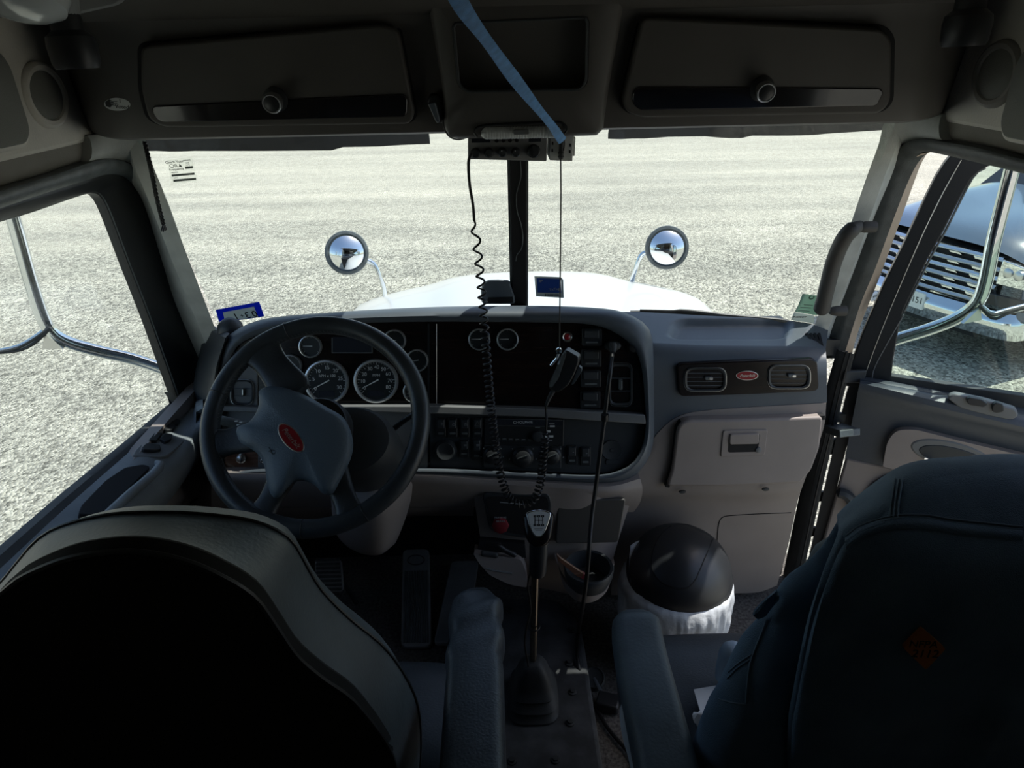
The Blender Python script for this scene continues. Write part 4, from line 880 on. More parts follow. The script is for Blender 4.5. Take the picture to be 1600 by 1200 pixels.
cut(rpx([(758, 776), (854, 776), (857, 787), (855, 837), (822, 837), (783, 830), (769, 822)], [8, 8, 4, 8, 8, 10, 8]), -.01, .0112, M['matte'], 'brake_panel_face', pl=SP)
pb_ = disc(782, 812, [(4, 0), (4, .02), (12.5, .022), (13.5, .028), (12.5, .034), (10, .036), (0, .036)], M['redp'], 'parking_brake_knob', db, SP, .010, 8)
cut([(781, 784), (822, 788), (822, 789.5), (781, 785.5)], .010, .0118, M['paint_g'], 'panel_print', pl=SP)
MP_ = SP.mat(782, 812, .0465)
for i, s in enumerate(('PARKING', 'BRAKE')): text(s, Matrix.Translation((0, 0, .006 - .011 * i)) @ MP_, .007, M['paint_g'], pb_, 'lettering')
# left pocket
PKT = PL((0, 1.44, .44), (0, -1, .25))
cut(rpx([(739, 864), (815, 874), (824, 900), (823, 918), (797, 914), (765, 899), (748, 880)], [4, 8, 6, 2, 8, 8, 6]), -.05, .004, M['beige'], 'ash_drawer', pl=PKT, bev=.006, seg=3)
mb = MB(); mb.tube(crv([PKT.at(a, b, .005) for a, b in ((758, 888), (775, 892), (800, 896))], 8), .0025, 6); mb.build('drawer_groove', M['grey'], db)
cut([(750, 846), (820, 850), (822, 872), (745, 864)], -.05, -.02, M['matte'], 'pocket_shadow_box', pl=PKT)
# cup holder
cc = at(920, 886, y=1.42); k = (cc - CAM).dot(_f) / F
mb = MB(); mb.lathe(cc, (0, -.05, 1), [(.050, -.048), (.060, -.02), (.062, -.002), (.059, .004), (.053, .002), (.050, -.02), (.046, -.044), (0, -.044)], 44); ch_ = mb.build('cup_holder', M['pod'], db)
mid([[(868, 872, 1.47), (880, 905, 1.42), (900, 925, 1.385), (925, 930, 1.38), (950, 905, 1.42), (960, 880, 1.47)], [(872, 885, 1.475), (882, 918, 1.43), (900, 938, 1.40), (925, 941, 1.40), (947, 925, 1.43), (958, 895, 1.475)]], 'cup_holder_apron', M['beige'], 30, 6, off=(0, .02, .0))
cut(rpx([(872, 782), (978, 780), (966, 848), (868, 850)], 5), -.01, .004, M['console'], 'pocket_face', pl=SP, bev=.003)
# ================================================================ STEERING WHEEL AND COLUMN
WC = V((-.412, 1.262, .924))
wn_ = V((0, -.719, .696)).normalized(); wu = V((0, .696, .719)).normalized()
SWP = PL(WC, wn_, ex=(1, 0, 0))
M['wheel'] = pm('worn black leather', (.040, .047, .052), .36, bump=.22, bscale=320, var=.35, vscale=9)
M['airbag'] = pm('slate airbag vinyl', (.105, .14, .17), .5, bump=.45, bscale=420)
sw = thing('steering_wheel', 'black leather four-spoke steering wheel turned part way, with a slate hub pad', 'steering wheel', WC)
def wd_(phi, r, o=0):
    a = math.radians(phi); return WC + V((math.sin(a) * r, 0, 0)) + wu * (math.cos(a) * r) + wn_ * o
RC = .2085
mb = MB(); mb.tube([wd_(i * 3.75, RC) for i in range(96)], .0185, 18, closed=True); rim = mb.build('rim', M['wheel'], sw)
for phi in (183, 288, 340, 150):
    mb = MB(); mb.tube([wd_(phi, RC) + (wd_(phi, 1) - WC).normalized() * (.0188 * math.cos(a)) + wn_ * (.0188 * math.sin(a)) for a in [i * math.pi / 12 for i in range(24)]], .0011, 6, closed=True); mb.build('seam', M['black'], rim)
mb = MB()
for i in range(150):
    phi = 190 + i * 2.2
    p, q = wd_(phi, RC - .0165, .009), wd_(phi + .9, RC - .0185, .004)
    mb.tube([p, q], .0007, 4)
mb.build('stitching', M['seal'], rim)
for phi, w0, w1 in ((322, .040, .040), (258, .036, .030), (207, .030, .024), (157, .030, .026)):
    a = math.radians(phi); t_ = V((math.cos(a), 0, 0)) - wu * math.sin(a)
    rows = []
    for r, w_, o, h in ((.06, w0 * 1.15, .008, .016), (.10, w0, .006, .015), (.14, w0 * .85, .001, .013), (.17, w1 * .85, -.002, .0125), (.19, w1, -.002, .013), (.205, w1 * 1.3, 0, .013)):
        c = wd_(phi, r, o)
        rows.append([c + t_ * (w_ * math.copysign(abs(math.cos(b)) ** .7, math.cos(b))) + wn_ * (h * math.copysign(abs(math.sin(b)) ** .8, math.sin(b))) for b in [2 * math.pi * k / 18 for k in range(18)]])
    mb = MB(); mb.loft(rows, closed=True, cap=True); mb.build('spoke', M['wheel'], sw, sub=1)
pad = [(404, 612), (414, 605), (432, 603), (452, 607), (482, 620), (512, 637), (534, 650), (546, 668), (552, 692), (549, 714), (541, 732), (531, 752), (519, 772), (504, 771), (494, 760), (478, 752), (462, 753), (448, 764), (436, 778), (424, 774), (417, 752), (413, 728), (404, 711), (392, 701), (376, 692), (369, 675), (372, 666), (388, 660), (400, 645), (405, 628)]
pc = crv(pad, 90, closed=True); cx, cy = 468, 684
def sp_(f): return [(cx + (a - cx) * f, cy + (b - cy) * f) for a, b in pc]
mb = MB(); mb.loft([SWP.pts(sp_(.99), .002), SWP.pts(sp_(1.0), .016), SWP.pts(sp_(.97), .028), SWP.pts(sp_(.90), .036), SWP.pts(sp_(.75), .041), SWP.pts(sp_(.5), .045), SWP.pts(sp_(.25), .047), SWP.pts(sp_(.03), .0475)], closed=True, cap=True)
hub = mb.build('hub_pad', M['airbag'], sw, sharp=70)
badge(SWP, 454.5, 684, 28, 13.5, math.radians(-50), .0455, hub, fs=.41)
mb = MB(); mb.tube(crv([SWP.at(a, b, .0425) for a, b in ((420, 699), (422, 703), (420, 706))], 8), .0006, 5); mb.tube(crv([SWP.at(a, b, .0425) for a, b in ((424, 703), (430, 704), (429, 709), (424, 708), (424, 703))], 14), .0006, 5); mb.build('horn_symbol', M['ink'], hub)
cl = thing('steering_column', 'black steering column shroud with stalks behind the steering wheel', 'steering column', WC - wn_ * .12)
def oval(c, ax, prof, sx, sy):
    mb = MB(); mb.lathe(c, ax, prof, 36, sx=sx, sy=sy, ex=(1, 0, 0)); return mb
oval(WC - wn_ * .03, -wn_, [(.055, -.01), (.06, .0), (.062, .03), (.05, .04), (0, .04)], 1, 1).build('hub_collar', M['black'], cl)
oval(WC - wn_ * .06 + V((.045, 0, -.022)), -wn_, [(.0, 0), (.06, 0), (.085, .008), (.095, .03), (.098, .10), (.092, .20), (.085, .26)], 1.02, .82).build('shroud', M['pod'], cl)
q = [at(592, 690, y=1.40), at(613, 672, y=1.39), at(630, 658, y=1.38), at(655, 641, y=1.37), at(668, 634, y=1.37)]
mb = MB(); mb.tube(crv(q, 16), [.006] * 4 + [.0065] * 8 + [.008] * 3 + [.006], 10, flat=(wn_, .6)); mb.build('trailer_brake_lever', M['black'], cl)
q = [at(392, 668, y=1.39), at(372, 663, y=1.385), at(352, 658, y=1.38), at(336, 655, y=1.375)]
mb = MB(); mb.tube(crv(q, 14), .0105, 12); sk = mb.build('turn_signal_stalk', M['seal'], cl)
mb = MB()
for a, b in ((369, 658), (372, 664), (376, 660)):
    p = at(a, b, y=1.373); mb.box(p, (.006, .003, .0016))
mb.build('stalk_icons', M['paint_w'], sk)
# ================================================================ GEAR SHIFTER, FLOOR COVER, PEDALS
tcv = thing('transmission_cover', 'black rubber floor cover around the gear lever with bolts and slots', 'floor cover', (.02, 1.1, 0))
P = rnd([(-.22, .35), (.155, .35), (.17, 1.0), (.16, 1.58), (.10, 1.68), (-.16, 1.68), (-.22, 1.55)], .06)
mb = MB(); mb.prism([V((p.x, p.y, 0)) for p in P], (0, 0, .09)); mb.build('cover_plate', M['mat'], tcv, bev=.012, seg=3)
for a, b in ((890, 1037), (893, 985), (797, 955), (895, 1082), (868, 1188), (800, 1190), (891, 1130)):
    c = at(a, b, z=.09); mb = MB(); mb.lathe(c, (0, 0, 1), [(.011, 0), (.011, .004), (.007, .005), (.0065, .009), (0, .009)], 12); mb.build('bolt', M['rubber'], tcv)
b0 = at(833, 1094, z=.09); s0 = at(833, 1033, z=.235); s1 = V((.022, s0.y - .055, .66))
gs = thing('gear_shifter', 'tall bronze gear lever with a silver-faced knob and black rubber boot', 'gear shifter', (b0.x, b0.y, .09))
rows = []
def sq(c, hx, hy, e=.55, n=36):
    return [c + V((hx * math.copysign(abs(math.cos(t)) ** e, math.cos(t)), hy * math.copysign(abs(math.sin(t)) ** e, math.sin(t)), 0)) for t in [2 * math.pi * i / n for i in range(n)]]
for f, hx, hy in ((0, .064, .078), (.05, .064, .078), (.09, .060, .072), (.17, .058, .066), (.22, .062, .069), (.30, .056, .060), (.36, .052, .054), (.42, .056, .058), (.5, .049, .05), (.55, .046, .046), (.62, .044, .043), (.8, .037, .036), (.93, .028, .029), (1.0, .022, .022), (1.04, .014, .014)):
    rows.append(sq(b0.lerp(s0, f), hx, hy))
mb = MB(); mb.loft(rows, closed=True, cap=True); mb.build('boot', M['rubber'], gs)
M['bronze'] = pm('bronze lever', (.42, .36, .28), .25, 1)
mb = MB(); mb.tube([s0.lerp(s1, -.1), s0.lerp(s1, .4), s0.lerp(s1, .85)], .0085, 16); mb.build('lever', M['bronze'], gs)
k0 = at(840, 893, d=1.54); k1 = at(842, 845, d=1.515)
mb = MB(); mb.tube([k0 + (k0 - k1) * .1, k0, k0.lerp(k1, .5), k1, k1 + (k1 - k0) * .3], [.016, .0185, .0195, .0205, .019], 20); mb.build('grip_sleeve', M['black'], gs)
KN = PL(at(842, 818, d=1.48), -(ray(842, 818)) + V((0, -.05, .1)))
kp = crv([(817, 806), (822, 799), (832, 796), (842, 795.5), (853, 796), (862, 800), (866, 807), (864, 825), (860, 842), (852, 852), (840, 855), (829, 851), (822, 840), (818, 824)], 60, closed=True)
def kk(f, dy=0): return [(842 + (a - 842) * f, 822 + (b - 822) * f + dy) for a, b in kp]
mb = MB(); mb.loft([KN.pts(kk(.6), -.05), KN.pts(kk(.92), -.042), KN.pts(kk(1.0), -.02), KN.pts(kk(1.0), -.004), KN.pts(kk(.95), .006), KN.pts(kk(.86), .010), KN.pts(kk(.3), .011)], closed=True, cap=True); kn = mb.build('knob', M['gloss'], gs, sharp=60)
fp = crv([(825, 803), (833, 799.5), (842, 798.5), (851, 799.5), (858, 803), (856, 814), (851, 828), (846, 836), (841, 838), (836, 836), (831, 828), (827, 815)], 44, closed=True)
mb = MB(); mb.ext([(842 + (a - 842) * 1.13, 818 + (b - 818) * 1.1) for a, b in fp], KN, .004, .0112); mb.build('knob_ring', M['chrome'], kn, bev=.001)
mb = MB(); mb.ext(fp, KN, .006, .0124); fpl = mb.build('shift_plate', M['alu'], kn)
mb = MB()
def ln(a, b, c, d, w_=.5):
    v = V((c - a, d - b, 0)).normalized() * w_; mb.ext([(a - v.y, b + v.x), (c - v.y, d + v.x), (c + v.y, d - v.x), (a + v.y, b - v.x)], KN, .0120, .0127)
for x in (836, 842, 848): ln(x, 807, x, 820)
ln(836, 813, 848, 813)
for x in (836, 842, 848):
    for y in (806.5, 820.5): mb.ext(rr(x, y, 4.6, 3.2, .8), KN, .0120, .0128)
ln(835, 826, 849, 826, .35); ln(837, 828.5, 847, 828.5, .3)
mb.build('gear_pattern', M['ink'], fpl)
for x, y, s in ((836, 806.5, '2'), (842, 806.5, '4'), (848, 806.5, '6'), (836, 820.5, '1'), (842, 820.5, '3'), (848, 820.5, '5')): text(s, KN.mat(x, y, .0130), .0038, M['paint_w'], fpl, 'numeral', ext=.0001)
mb = MB(); mb.tube(crv([at(a, b, d=dd) for a, b, dd in ((829, 893, 1.53), (825, 915, 1.56), (828, 940, 1.58), (829, 955, 1.60), (823, 980, 1.63), (820, 1005, 1.66), (824, 1030, 1.69), (826, 1042, 1.70))], 30), .0022, 8); mb.build('air_line', M['cable'], gs)
lc = s0.lerp(s1, .30); mb = MB(); ax = (s1 - s0).normalized(); e_ = V((1, 0, 0)); g2 = ax.cross(e_); mb.tube([lc + e_ * .0135 * math.cos(a) + g2 * .0135 * math.sin(a) for a in [i * math.pi / 12 for i in range(24)]], .0018, 6, closed=True); mb.build('tie_ring', M['cable'], gs)
def pedal(name, label, top, bot, halfpx, n, across, arm=None, oval_=None):
    t = thing(name, label, 'pedal', (top + bot) / 2, group='floor pedals')
    up = (top - bot).normalized(); nn = V((1, 0, 0)).cross(up).normalized()
    if nn.y > 0: nn = -nn
    hw = halfpx * ((top - CAM).dot(_f) + (bot - CAM).dot(_f)) / 2 / F
    mb = MB(); mb.prism([p for p in rnd([bot - V((hw, 0, 0)), bot + V((hw, 0, 0)), top + V((hw, 0, 0)), top - V((hw, 0, 0))], .02)], nn * -.016); mb.build('pedal_pad', M['pedal'], t, bev=.003)
    mb = MB(); L = (top - bot).length
    for i in range(n):
        f = (i + .5) / n
        if across: c = bot + up * L * f; mb.box(c + nn * .002, (hw * 1.8, .006, .005), None)
        else: x = (f * 2 - 1) * hw * .88; mb.tube([bot + V((x, 0, 0)) + up * .012 + nn * .001, top + V((x, 0, 0)) - up * (.012 + (L * .22 if oval_ else 0)) + nn * .001], .0028, 6)
    mb.build('tread_ribs', M['seal'], t)
    if oval_:
        c = top - up * L * .13 + nn * .002; mb = MB(); mb.tube([c + V((1, 0, 0)) * hw * .62 * math.cos(a) + up * L * .055 * math.sin(a) for a in [i * math.pi / 16 for i in range(32)]], .0015, 6, closed=True); mb.build('oval_mark', M['rubber'], t)
    if arm: mb = MB(); mb.tube(crv(arm, 12), .008, 8); mb.build('pedal_arm', M['rubber'], t)
pedal('clutch_pedal', 'ribbed clutch pedal on an arm, behind the driver\'s seat edge', at(512, 872, y=1.78), at(516, 924, y=1.70), 21, 8, True, [at(535, 905, y=1.74), at(550, 930, y=1.76), at(568, 958, y=1.80), at(575, 945, y=1.86)])
pedal('brake_pedal', 'tall ribbed brake pedal standing on the floor', at(650, 858, y=1.93), at(650, 1010, z=.02), 22, 10, False, None, True)
pedal('accelerator_pedal', 'tall ribbed accelerator pedal half behind the driver\'s armrest', at(727, 882, y=1.93), at(703, 1010, z=.02), 23, 9, False, None, True)
# ================================================================ SEATS
from mathutils import noise as NZ
SB = PL((-.4, .56, 1.0), (0, -.97, -.25))
so_ = [(-134, 1200), (-120, 1110), (-80, 1010), (-40, 950), (0, 913), (28, 879), (60, 843), (100, 821), (175, 804), (262, 801), (332, 805), (394, 814), (437, 831), (459, 850), (481, 889), (503, 924), (547, 968), (591, 1003), (621, 1038), (643, 1077), (654, 1112), (657, 1165), (652, 1230), (636, 1330), (590, 1420), (470, 1460), (260, 1470), (60, 1460), (-70, 1420), (-120, 1330)]
si_ = [(-95, 1200), (-85, 1120), (-60, 1030), (-30, 965), (0, 928), (18, 912), (44, 894), (109, 868), (184, 857), (245, 861), (306, 877), (359, 902), (385, 918), (407, 938), (437, 982), (464, 1021), (503, 1055), (547, 1086), (582, 1126), (600, 1152), (611, 1172), (619, 1200), (616, 1250), (602, 1330), (560, 1400), (450, 1432), (260, 1440), (80, 1430), (-40, 1390), (-82, 1320)]
so_, si_ = crv(so_, 120, closed=True), align(crv(so_, 120, closed=True), crv(si_, 120, closed=True))
ds = thing('driver_seat', 'black driver\'s seat with grey vinyl bolster, seen from behind, nearest the camera', 'seat', (-.38, .8, 0))
Am, Bm = SB.pts(so_, -.10), SB.pts(si_, 0)
cen = sum(Am, V((0, 0, 0))) / len(Am)
def rowmix(A, B, t, bul): return [a * (1 - t) + b * t + SB.n * bul for a, b in zip(A, B)]
front = [cen + (p - cen) * .9 - SB.n * .055 for p in Am]
mb = MB(); mb.loft([Bm, rowmix(Bm, Am, .12, .004), rowmix(Bm, Am, .35, .012), rowmix(Bm, Am, .65, .012), rowmix(Bm, Am, .88, .006), Am, rowmix(Am, front, .35, -.012), rowmix(Am, front, .75, -.012), front, [cen + (p - cen) * .6 - SB.n * .07 for p in Am]], closed=True)
bk_ = mb.build('backrest', M['vinyl'], ds, sharp=70)
mb = MB(); mb.prism([p + SB.n * .004 for p in Bm], SB.n * -.02); mb.build('rear_shell', M['seatback'], ds, bev=.004)
mb = MB(); mb.tube([p + SB.n * .003 for p in Bm], .0028, 6, closed=True); mb.build('piping', M['black'], bk_)
mb = MB(); mb.tube([(p - cen) * 1.001 + cen for p in Am], .002, 6, closed=True); mb.build('piping', M['black'], bk_)
def cushion(x0, x1, y0, y1, zt, th, m, name, parent, bow=.012):
    rows = []
    for i in range(13):
        u = i / 12; y = y0 + (y1 - y0) * u; e = (1 - abs(2 * u - 1) ** 5)
        row = []
        for k in range(28):
            t = 2 * math.pi * k / 28
            row.append(V(((x0 + x1) / 2 + (x1 - x0) / 2 * (.9 + .1 * e) * math.copysign(abs(math.cos(t)) ** .45, math.cos(t)), y, zt - th / 2 + th / 2 * (.55 + .45 * e) * math.copysign(abs(math.sin(t)) ** .5, math.sin(t)) + bow * e)))
        rows.append(row)
    mb = MB(); mb.loft(rows, closed=True, cap=True); return mb.build(name, m, parent, sharp=70)
cushion(-.66, -.115, .80, 1.08, .50, .14, M['leather'], 'seat_cushion', ds)
cushion(-.65, -.105, .60, .83, .515, .16, M['vinyl'], 'cushion_rear', ds)
cushion(-.64, -.14, .62, 1.02, .36, .30, M['black'], 'seat_base', ds, 0)
cushion(-.58, -.20, .66, .98, .22, .44, M['black'], 'pedestal', ds, 0)
def armrest(pts, w_, h, m, parent, fold=0):
    P = crv([V(p) for p in pts], 30); rows = []
    for i, c in enumerate(P):
        u = i / 29; e = min(1, (min(u, 1 - u) * 9 + .35)) ** .5
        row = []
        for k in range(24):
            t = 2 * math.pi * k / 24
            p = c + V((w_ / 2 * e * math.copysign(abs(math.cos(t)) ** .5, math.cos(t)), 0, h / 2 * e * math.copysign(abs(math.sin(t)) ** .55, math.sin(t))))
            if fold and u < .35:
                p += V((0, 0, fold * math.sin(u * 40 + p.x * 55) * (1 - u / .35))) + V((fold * .6 * math.sin(u * 33), 0, 0))
            row.append(p)
        rows.append(row)
    mb = MB(); mb.loft(rows, closed=True, cap=True); a = mb.build('armrest', m, parent, sharp=80)
    return a
a1 = armrest([at(745, 945, z=.725) + V((0, .012, 0)), at(743, 1040, z=.735), at(740, 1190, z=.75), at(737, 1330, z=.76)], .086, .075, M['leather'], ds, .006)
mb = MB(); mb.box((-.085, .66, .60), (.03, .09, .26)); mb.build('armrest_bracket', M['black'], ds, bev=.008)
pst = thing('passenger_seat', 'dark vinyl passenger seat mostly hidden under a denim jacket', 'seat', (.42, .85, 0))
cushion(.175, .74, .82, 1.15, .49, .15, M['leather'], 'seat_cushion', pst)
cushion(.165, .75, .62, .85, .50, .16, M['vinyl'], 'cushion_rear', pst)
cushion(.20, .72, .64, 1.08, .36, .30, M['black'], 'seat_base', pst, 0)
cushion(.26, .66, .68, 1.02, .22, .44, M['black'], 'pedestal', pst, 0)
armrest([at(992, 975, z=.735) + V((0, .012, 0)), at(1003, 1040, z=.74), at(1038, 1190, z=.75), at(1060, 1300, z=.755)], .078, .07, M['vinyl'], pst)
mb = MB(); mb.box((.165, .66, .60), (.03, .09, .26)); mb.build('armrest_bracket', M['black'], pst, bev=.008)
rows = []
for f in range(11):
    u = f / 10; z = .52 + .60 * u; hw = .20 - .06 * max(0, u - .55) ** 1.2 * 2; y = .80 - .10 * u
    e = 1 if u < .9 else .75
    rows.append([V((.535 + hw * e * math.copysign(abs(math.cos(t)) ** .5, math.cos(t)), y + .055 * e * math.copysign(abs(math.sin(t)) ** .6, math.sin(t)), z)) for t in [2 * math.pi * k / 28 for k in range(28)]])
mb = MB(); mb.loft(rows, closed=True, cap=True); mb.build('backrest', M['vinyl'], pst, sharp=70)
# ================================================================ DENIM JACKET over the passenger seat
jk = thing('denim_jacket', 'dark blue denim work jacket draped over the passenger seat, rust diamond patch on its back', 'jacket', (.5, .62, .7))
def J(P, y): return [at(a, b, y=(y[i] if isinstance(y, list) else y)) for i, (a, b) in enumerate(P)]
def JJ(P, y):
    a, b = P[0]
    return [at(a + 7, b, y=y + .085), at(a + 2, b, y=y + .03)] + [at(a, b, y=y) for a, b in P] + [at(P[-1][0] + 60, P[-1][1] + 20, y=y + .03), at(P[-1][0] + 70, P[-1][1] + 30, y=y + .12)]
JR = [JJ([(1322, 816), (1350, 794), (1404, 752), (1450, 737), (1508, 732), (1600, 728), (1760, 745)], .80),
      JJ([(1316, 811), (1343, 786), (1404, 742), (1450, 727), (1508, 722), (1600, 718), (1760, 735)], .715),
      JJ([(1317, 826), (1345, 803), (1403, 764), (1450, 752), (1508, 748), (1600, 746), (1760, 760)], .655),
      JJ([(1317, 845), (1343, 828), (1396, 814), (1450, 812), (1508, 816), (1600, 820), (1760, 832)], .605),
      JJ([(1297, 900), (1335, 890), (1396, 885), (1450, 888), (1508, 892), (1600, 897), (1760, 907)], .575),
      JJ([(1271, 985), (1330, 985), (1396, 985), (1450, 985), (1508, 985), (1600, 990), (1760, 1000)], .565),
      JJ([(1252, 1090), (1330, 1090), (1396, 1090), (1450, 1090), (1508, 1090), (1600, 1095), (1760, 1100)], .565),
      JJ([(1242, 1200), (1330, 1200), (1396, 1200), (1450, 1200), (1508, 1200), (1600, 1200), (1760, 1200)], .58),
      JJ([(1236, 1360), (1330, 1360), (1396, 1360), (1450, 1360), (1508, 1360), (1600, 1360), (1760, 1360)], .60)]
mb = MB(); mb.patch(JR, 70, 70, off=(0, .012, 0))
for v in mb.b.verts:
    q = v.co; n = NZ.noise(V((q.x * 16, q.z * 3.5, 1.3))) * .010 + NZ.noise(V((q.x * 40, q.z * 14, 5))) * .003
    fold = .009 * math.exp(-((q.x - .515 + .02 * (q.z - .9)) / .012) ** 2) + .007 * math.exp(-((q.x - .40 - .10 * (q.z - .9)) / .014) ** 2)
    if q.z < 1.02: v.co.y -= (n + fold) * min(1, (1.02 - q.z) / .12)
body = mb.build('jacket_back', M['denim'], jk, sharp=80)
def surf(a, b, lift=.004):
    """point of the jacket's back that shows at (a, b)"""
    bpy.context.view_layer.update()
    o = CAM - V(jk.location); hit, loc, nor, idx = body.ray_cast(o, ray(a, b).normalized())
    return (loc + V(jk.location) - ray(a, b).normalized() * lift) if hit else at(a, b, y=.57)
Le = [(1313, 810), (1283, 857), (1255, 888), (1219, 925), (1200, 955), (1178, 982), (1154, 1017), (1127, 1075), (1104, 1121), (1090, 1162), (1079, 1200), (1060, 1310)]
Re = [(1324, 824), (1314, 852), (1304, 880), (1294, 905), (1286, 940), (1278, 970), (1269, 1000), (1260, 1050), (1252, 1100), (1246, 1150), (1242, 1200), (1236, 1310)]
ys_ = [.70, .685, .675, .665, .66, .655, .65, .645, .64, .64, .64, .645]
LL = crv([at(a, b, y=y) for (a, b), y in zip(Le, ys_)], 60); RR = crv([at(a, b, y=y) for (a, b), y in zip(Re, ys_)], 60)
rows = []
for i, (l, r) in enumerate(zip(LL, RR)):
    c = (l + r) / 2; hv = (l - r) / 2; row = []
    for kx in range(44):
        t = 2 * math.pi * kx / 44
        p = c + hv * math.copysign(abs(math.cos(t)) ** .85, math.cos(t)) + V((0, -1, -.15)) * min(hv.length * .75, .05) * math.sin(t)
        n = NZ.noise(V((p.x * 26, p.y * 26, p.z * 8))) * .008 + NZ.noise(V((p.x * 60, p.y * 60, p.z * 30 + 4))) * .002
        row.append(p + (p - c).normalized() * n * min(1, i / 8) * (1 - abs(math.cos(t)) ** 3))
    rows.append(row)
mb = MB(); mb.loft(rows, closed=True, cap=True); slv = mb.build('sleeve', M['denim'], jk, sharp=80)
def ssurf(a, b, lift=.003):
    bpy.context.view_layer.update()
    hit, loc, nor, idx = slv.ray_cast(CAM - V(jk.location), ray(a, b).normalized())
    return (loc + V(jk.location) - ray(a, b).normalized() * lift) if hit else at(a, b, y=.63)
def seam(P, fn, r=.0011, n=30, lift=.001):
    q = [fn(a, b, lift) for a, b in crv(P, n)]
    mb = MB(); mb.tube(q, r, 5); return mb.build('seam', M['stitch'], jk)
yk = [(1322, 842), (1342, 827), (1370, 817), (1396, 811), (1420, 809), (1450, 810), (1485, 816), (1540, 822), (1598, 828)]
for d_ in (0, 4, -5): seam([(a, b + d_) for a, b in yk], surf)
for d_ in (-6, 0, 6): seam([(1404 + d_, 748), (1399 + d_, 780), (1396 + d_, 808)], surf)
MB().patch([[surf(a, b, .002) for a, b in yk], [surf(a, b + 9, .0045) for a, b in yk], [surf(a, b + 17, .0015) for a, b in yk]], 40, 6, off=(0, .003, 0)).build('yoke_edge', M['denim'], jk)
seam([(1198, 968), (1190, 990), (1180, 1015), (1172, 1040), (1168, 1070), (1166, 1098)], ssurf, .0016)
seam([(1175, 1022), (1155, 1035), (1138, 1050)], ssurf); seam([(1172, 1030), (1152, 1044), (1136, 1060)], ssurf)
seam([(1165, 1100), (1145, 1098), (1122, 1092)], ssurf)
fl = [[ssurf(1215, 922, .004), ssurf(1206, 930, .004), ssurf(1192, 942, .004), ssurf(1180, 955, .004)], [ssurf(1218, 932, .016), ssurf(1207, 942, .02), ssurf(1192, 955, .022), ssurf(1178, 962, .018)], [ssurf(1217, 938, .010), ssurf(1206, 950, .012), ssurf(1196, 963, .012), ssurf(1184, 968, .012)]]
MB().patch(fl, 16, 8, off=(0, .004, -.002)).build('pocket_flap', M['denim'], jk)
dp = [(1412, 1013), (1442, 983), (1478, 1014), (1447, 1047)]
DP0 = [surf(a, b, .004) for a, b in dp]; nn_ = (DP0[1] - DP0[0]).cross(DP0[2] - DP0[0]).normalized(); nn_ = nn_ if nn_.y < 0 else -nn_
PT = PL(sum(DP0, V((0, 0, 0))) / 4 + nn_ * .004, nn_)
mb = MB(); mb.ext(rpx(dp, 4), PT, -.004, .001); ptc = mb.build('patch', M['amber'], jk)
text('NFPA', PT.mat(1443, 1007, .0012, -.06), .0125, M['ink'], ptc); text('2112', PT.mat(1446, 1022, .0012, -.06), .0145, M['ink'], ptc)
# ================================================================ THINGS AROUND THE CAB
M['bag'] = pm('white thin plastic bag', (.62, .65, .68), .35, bump=1.0, bscale=55, var=.18, vscale=30)
M['lid'] = pm('black bin lid plastic', (.022, .024, .027), .38, bump=.05, bscale=500)
tcx = V((.412, 1.52, 0))
tc = thing('trash_can', 'black dome-lidded trash can lined with a white plastic bag, on the passenger floor', 'trash can', tcx)
mb = MB(); mb.lathe(tcx, (0, 0, 1), [(.09, .0), (.105, .01), (.12, .25), (.122, .28)], 40); mb.build('bin', M['black'], tc)
rows = []
for j, (r, z) in enumerate(((.120, .03), (.132, .09), (.140, .15), (.146, .20), (.147, .25), (.142, .285), (.124, .30))):
    row = []
    for k in range(120):
        a = 2 * math.pi * k / 120; left = max(0, -math.cos(a)) ** 2
        n = NZ.noise(V((math.cos(a) * 5, math.sin(a) * 5, z * 14))) * .010 + .006 * NZ.noise(V((math.cos(a) * 16 + z * 30, math.sin(a) * 16, z * 22)))
        rr_ = r + n * (1 if j < 5 else .3) + left * .012 * (j > 1)
        row.append(tcx + V((rr_ * math.cos(a), rr_ * math.sin(a), z)))
    rows.append(row)
mb = MB(); mb.patch([r + [r[0]] for r in rows], 160, 40); mb.build('liner_bag', M['bag'], tc, sharp=80)
MB().patch([[at(1012, 846, y=1.575), at(1004, 880, y=1.54), at(1004, 930, y=1.48)], [at(996, 847, y=1.56), at(990, 880, y=1.53), at(992, 930, y=1.47)], [at(985, 853, y=1.555), at(983, 885, y=1.52), at(988, 932, y=1.46)]], 24, 10, off=(.004, .006, 0)).build('bag_tuft', M['bag'], tc)
lc = tcx + V((0, 0, .31)); LR, LH = .136, .118
tl = V((0, -.16, 1)).normalized()
mb = MB(); mb.lathe(lc, tl, [(LR * .96, -.03), (LR * 1.02, -.02), (LR * 1.03, -.004), (LR, .002)] + [(LR * math.cos(a), LH * math.sin(a)) for a in [i * math.pi / 2 / 16 for i in range(1, 17)]], 56); lid = mb.build('dome_lid', M['lid'], tc)
def dome(a, b, lift=.001):
    bpy.context.view_layer.update()
    hit, loc, nor, idx = lid.ray_cast(CAM - tcx, ray(a, b).normalized())
    return (loc + tcx + nor * lift) if hit else at(a, b, z=.35)
gp = [(1049, 822), (1030, 840), (1020, 866), (1020, 890), (1032, 908), (1052, 917), (1072, 918), (1084, 908), (1092, 892), (1103, 866), (1114, 842)]
mb = MB(); mb.tube([dome(a, b, -.0005) for a, b in crv(gp, 60)], .0028, 8); mb.build('flap_gap', M['matte'], tc)
fr = []
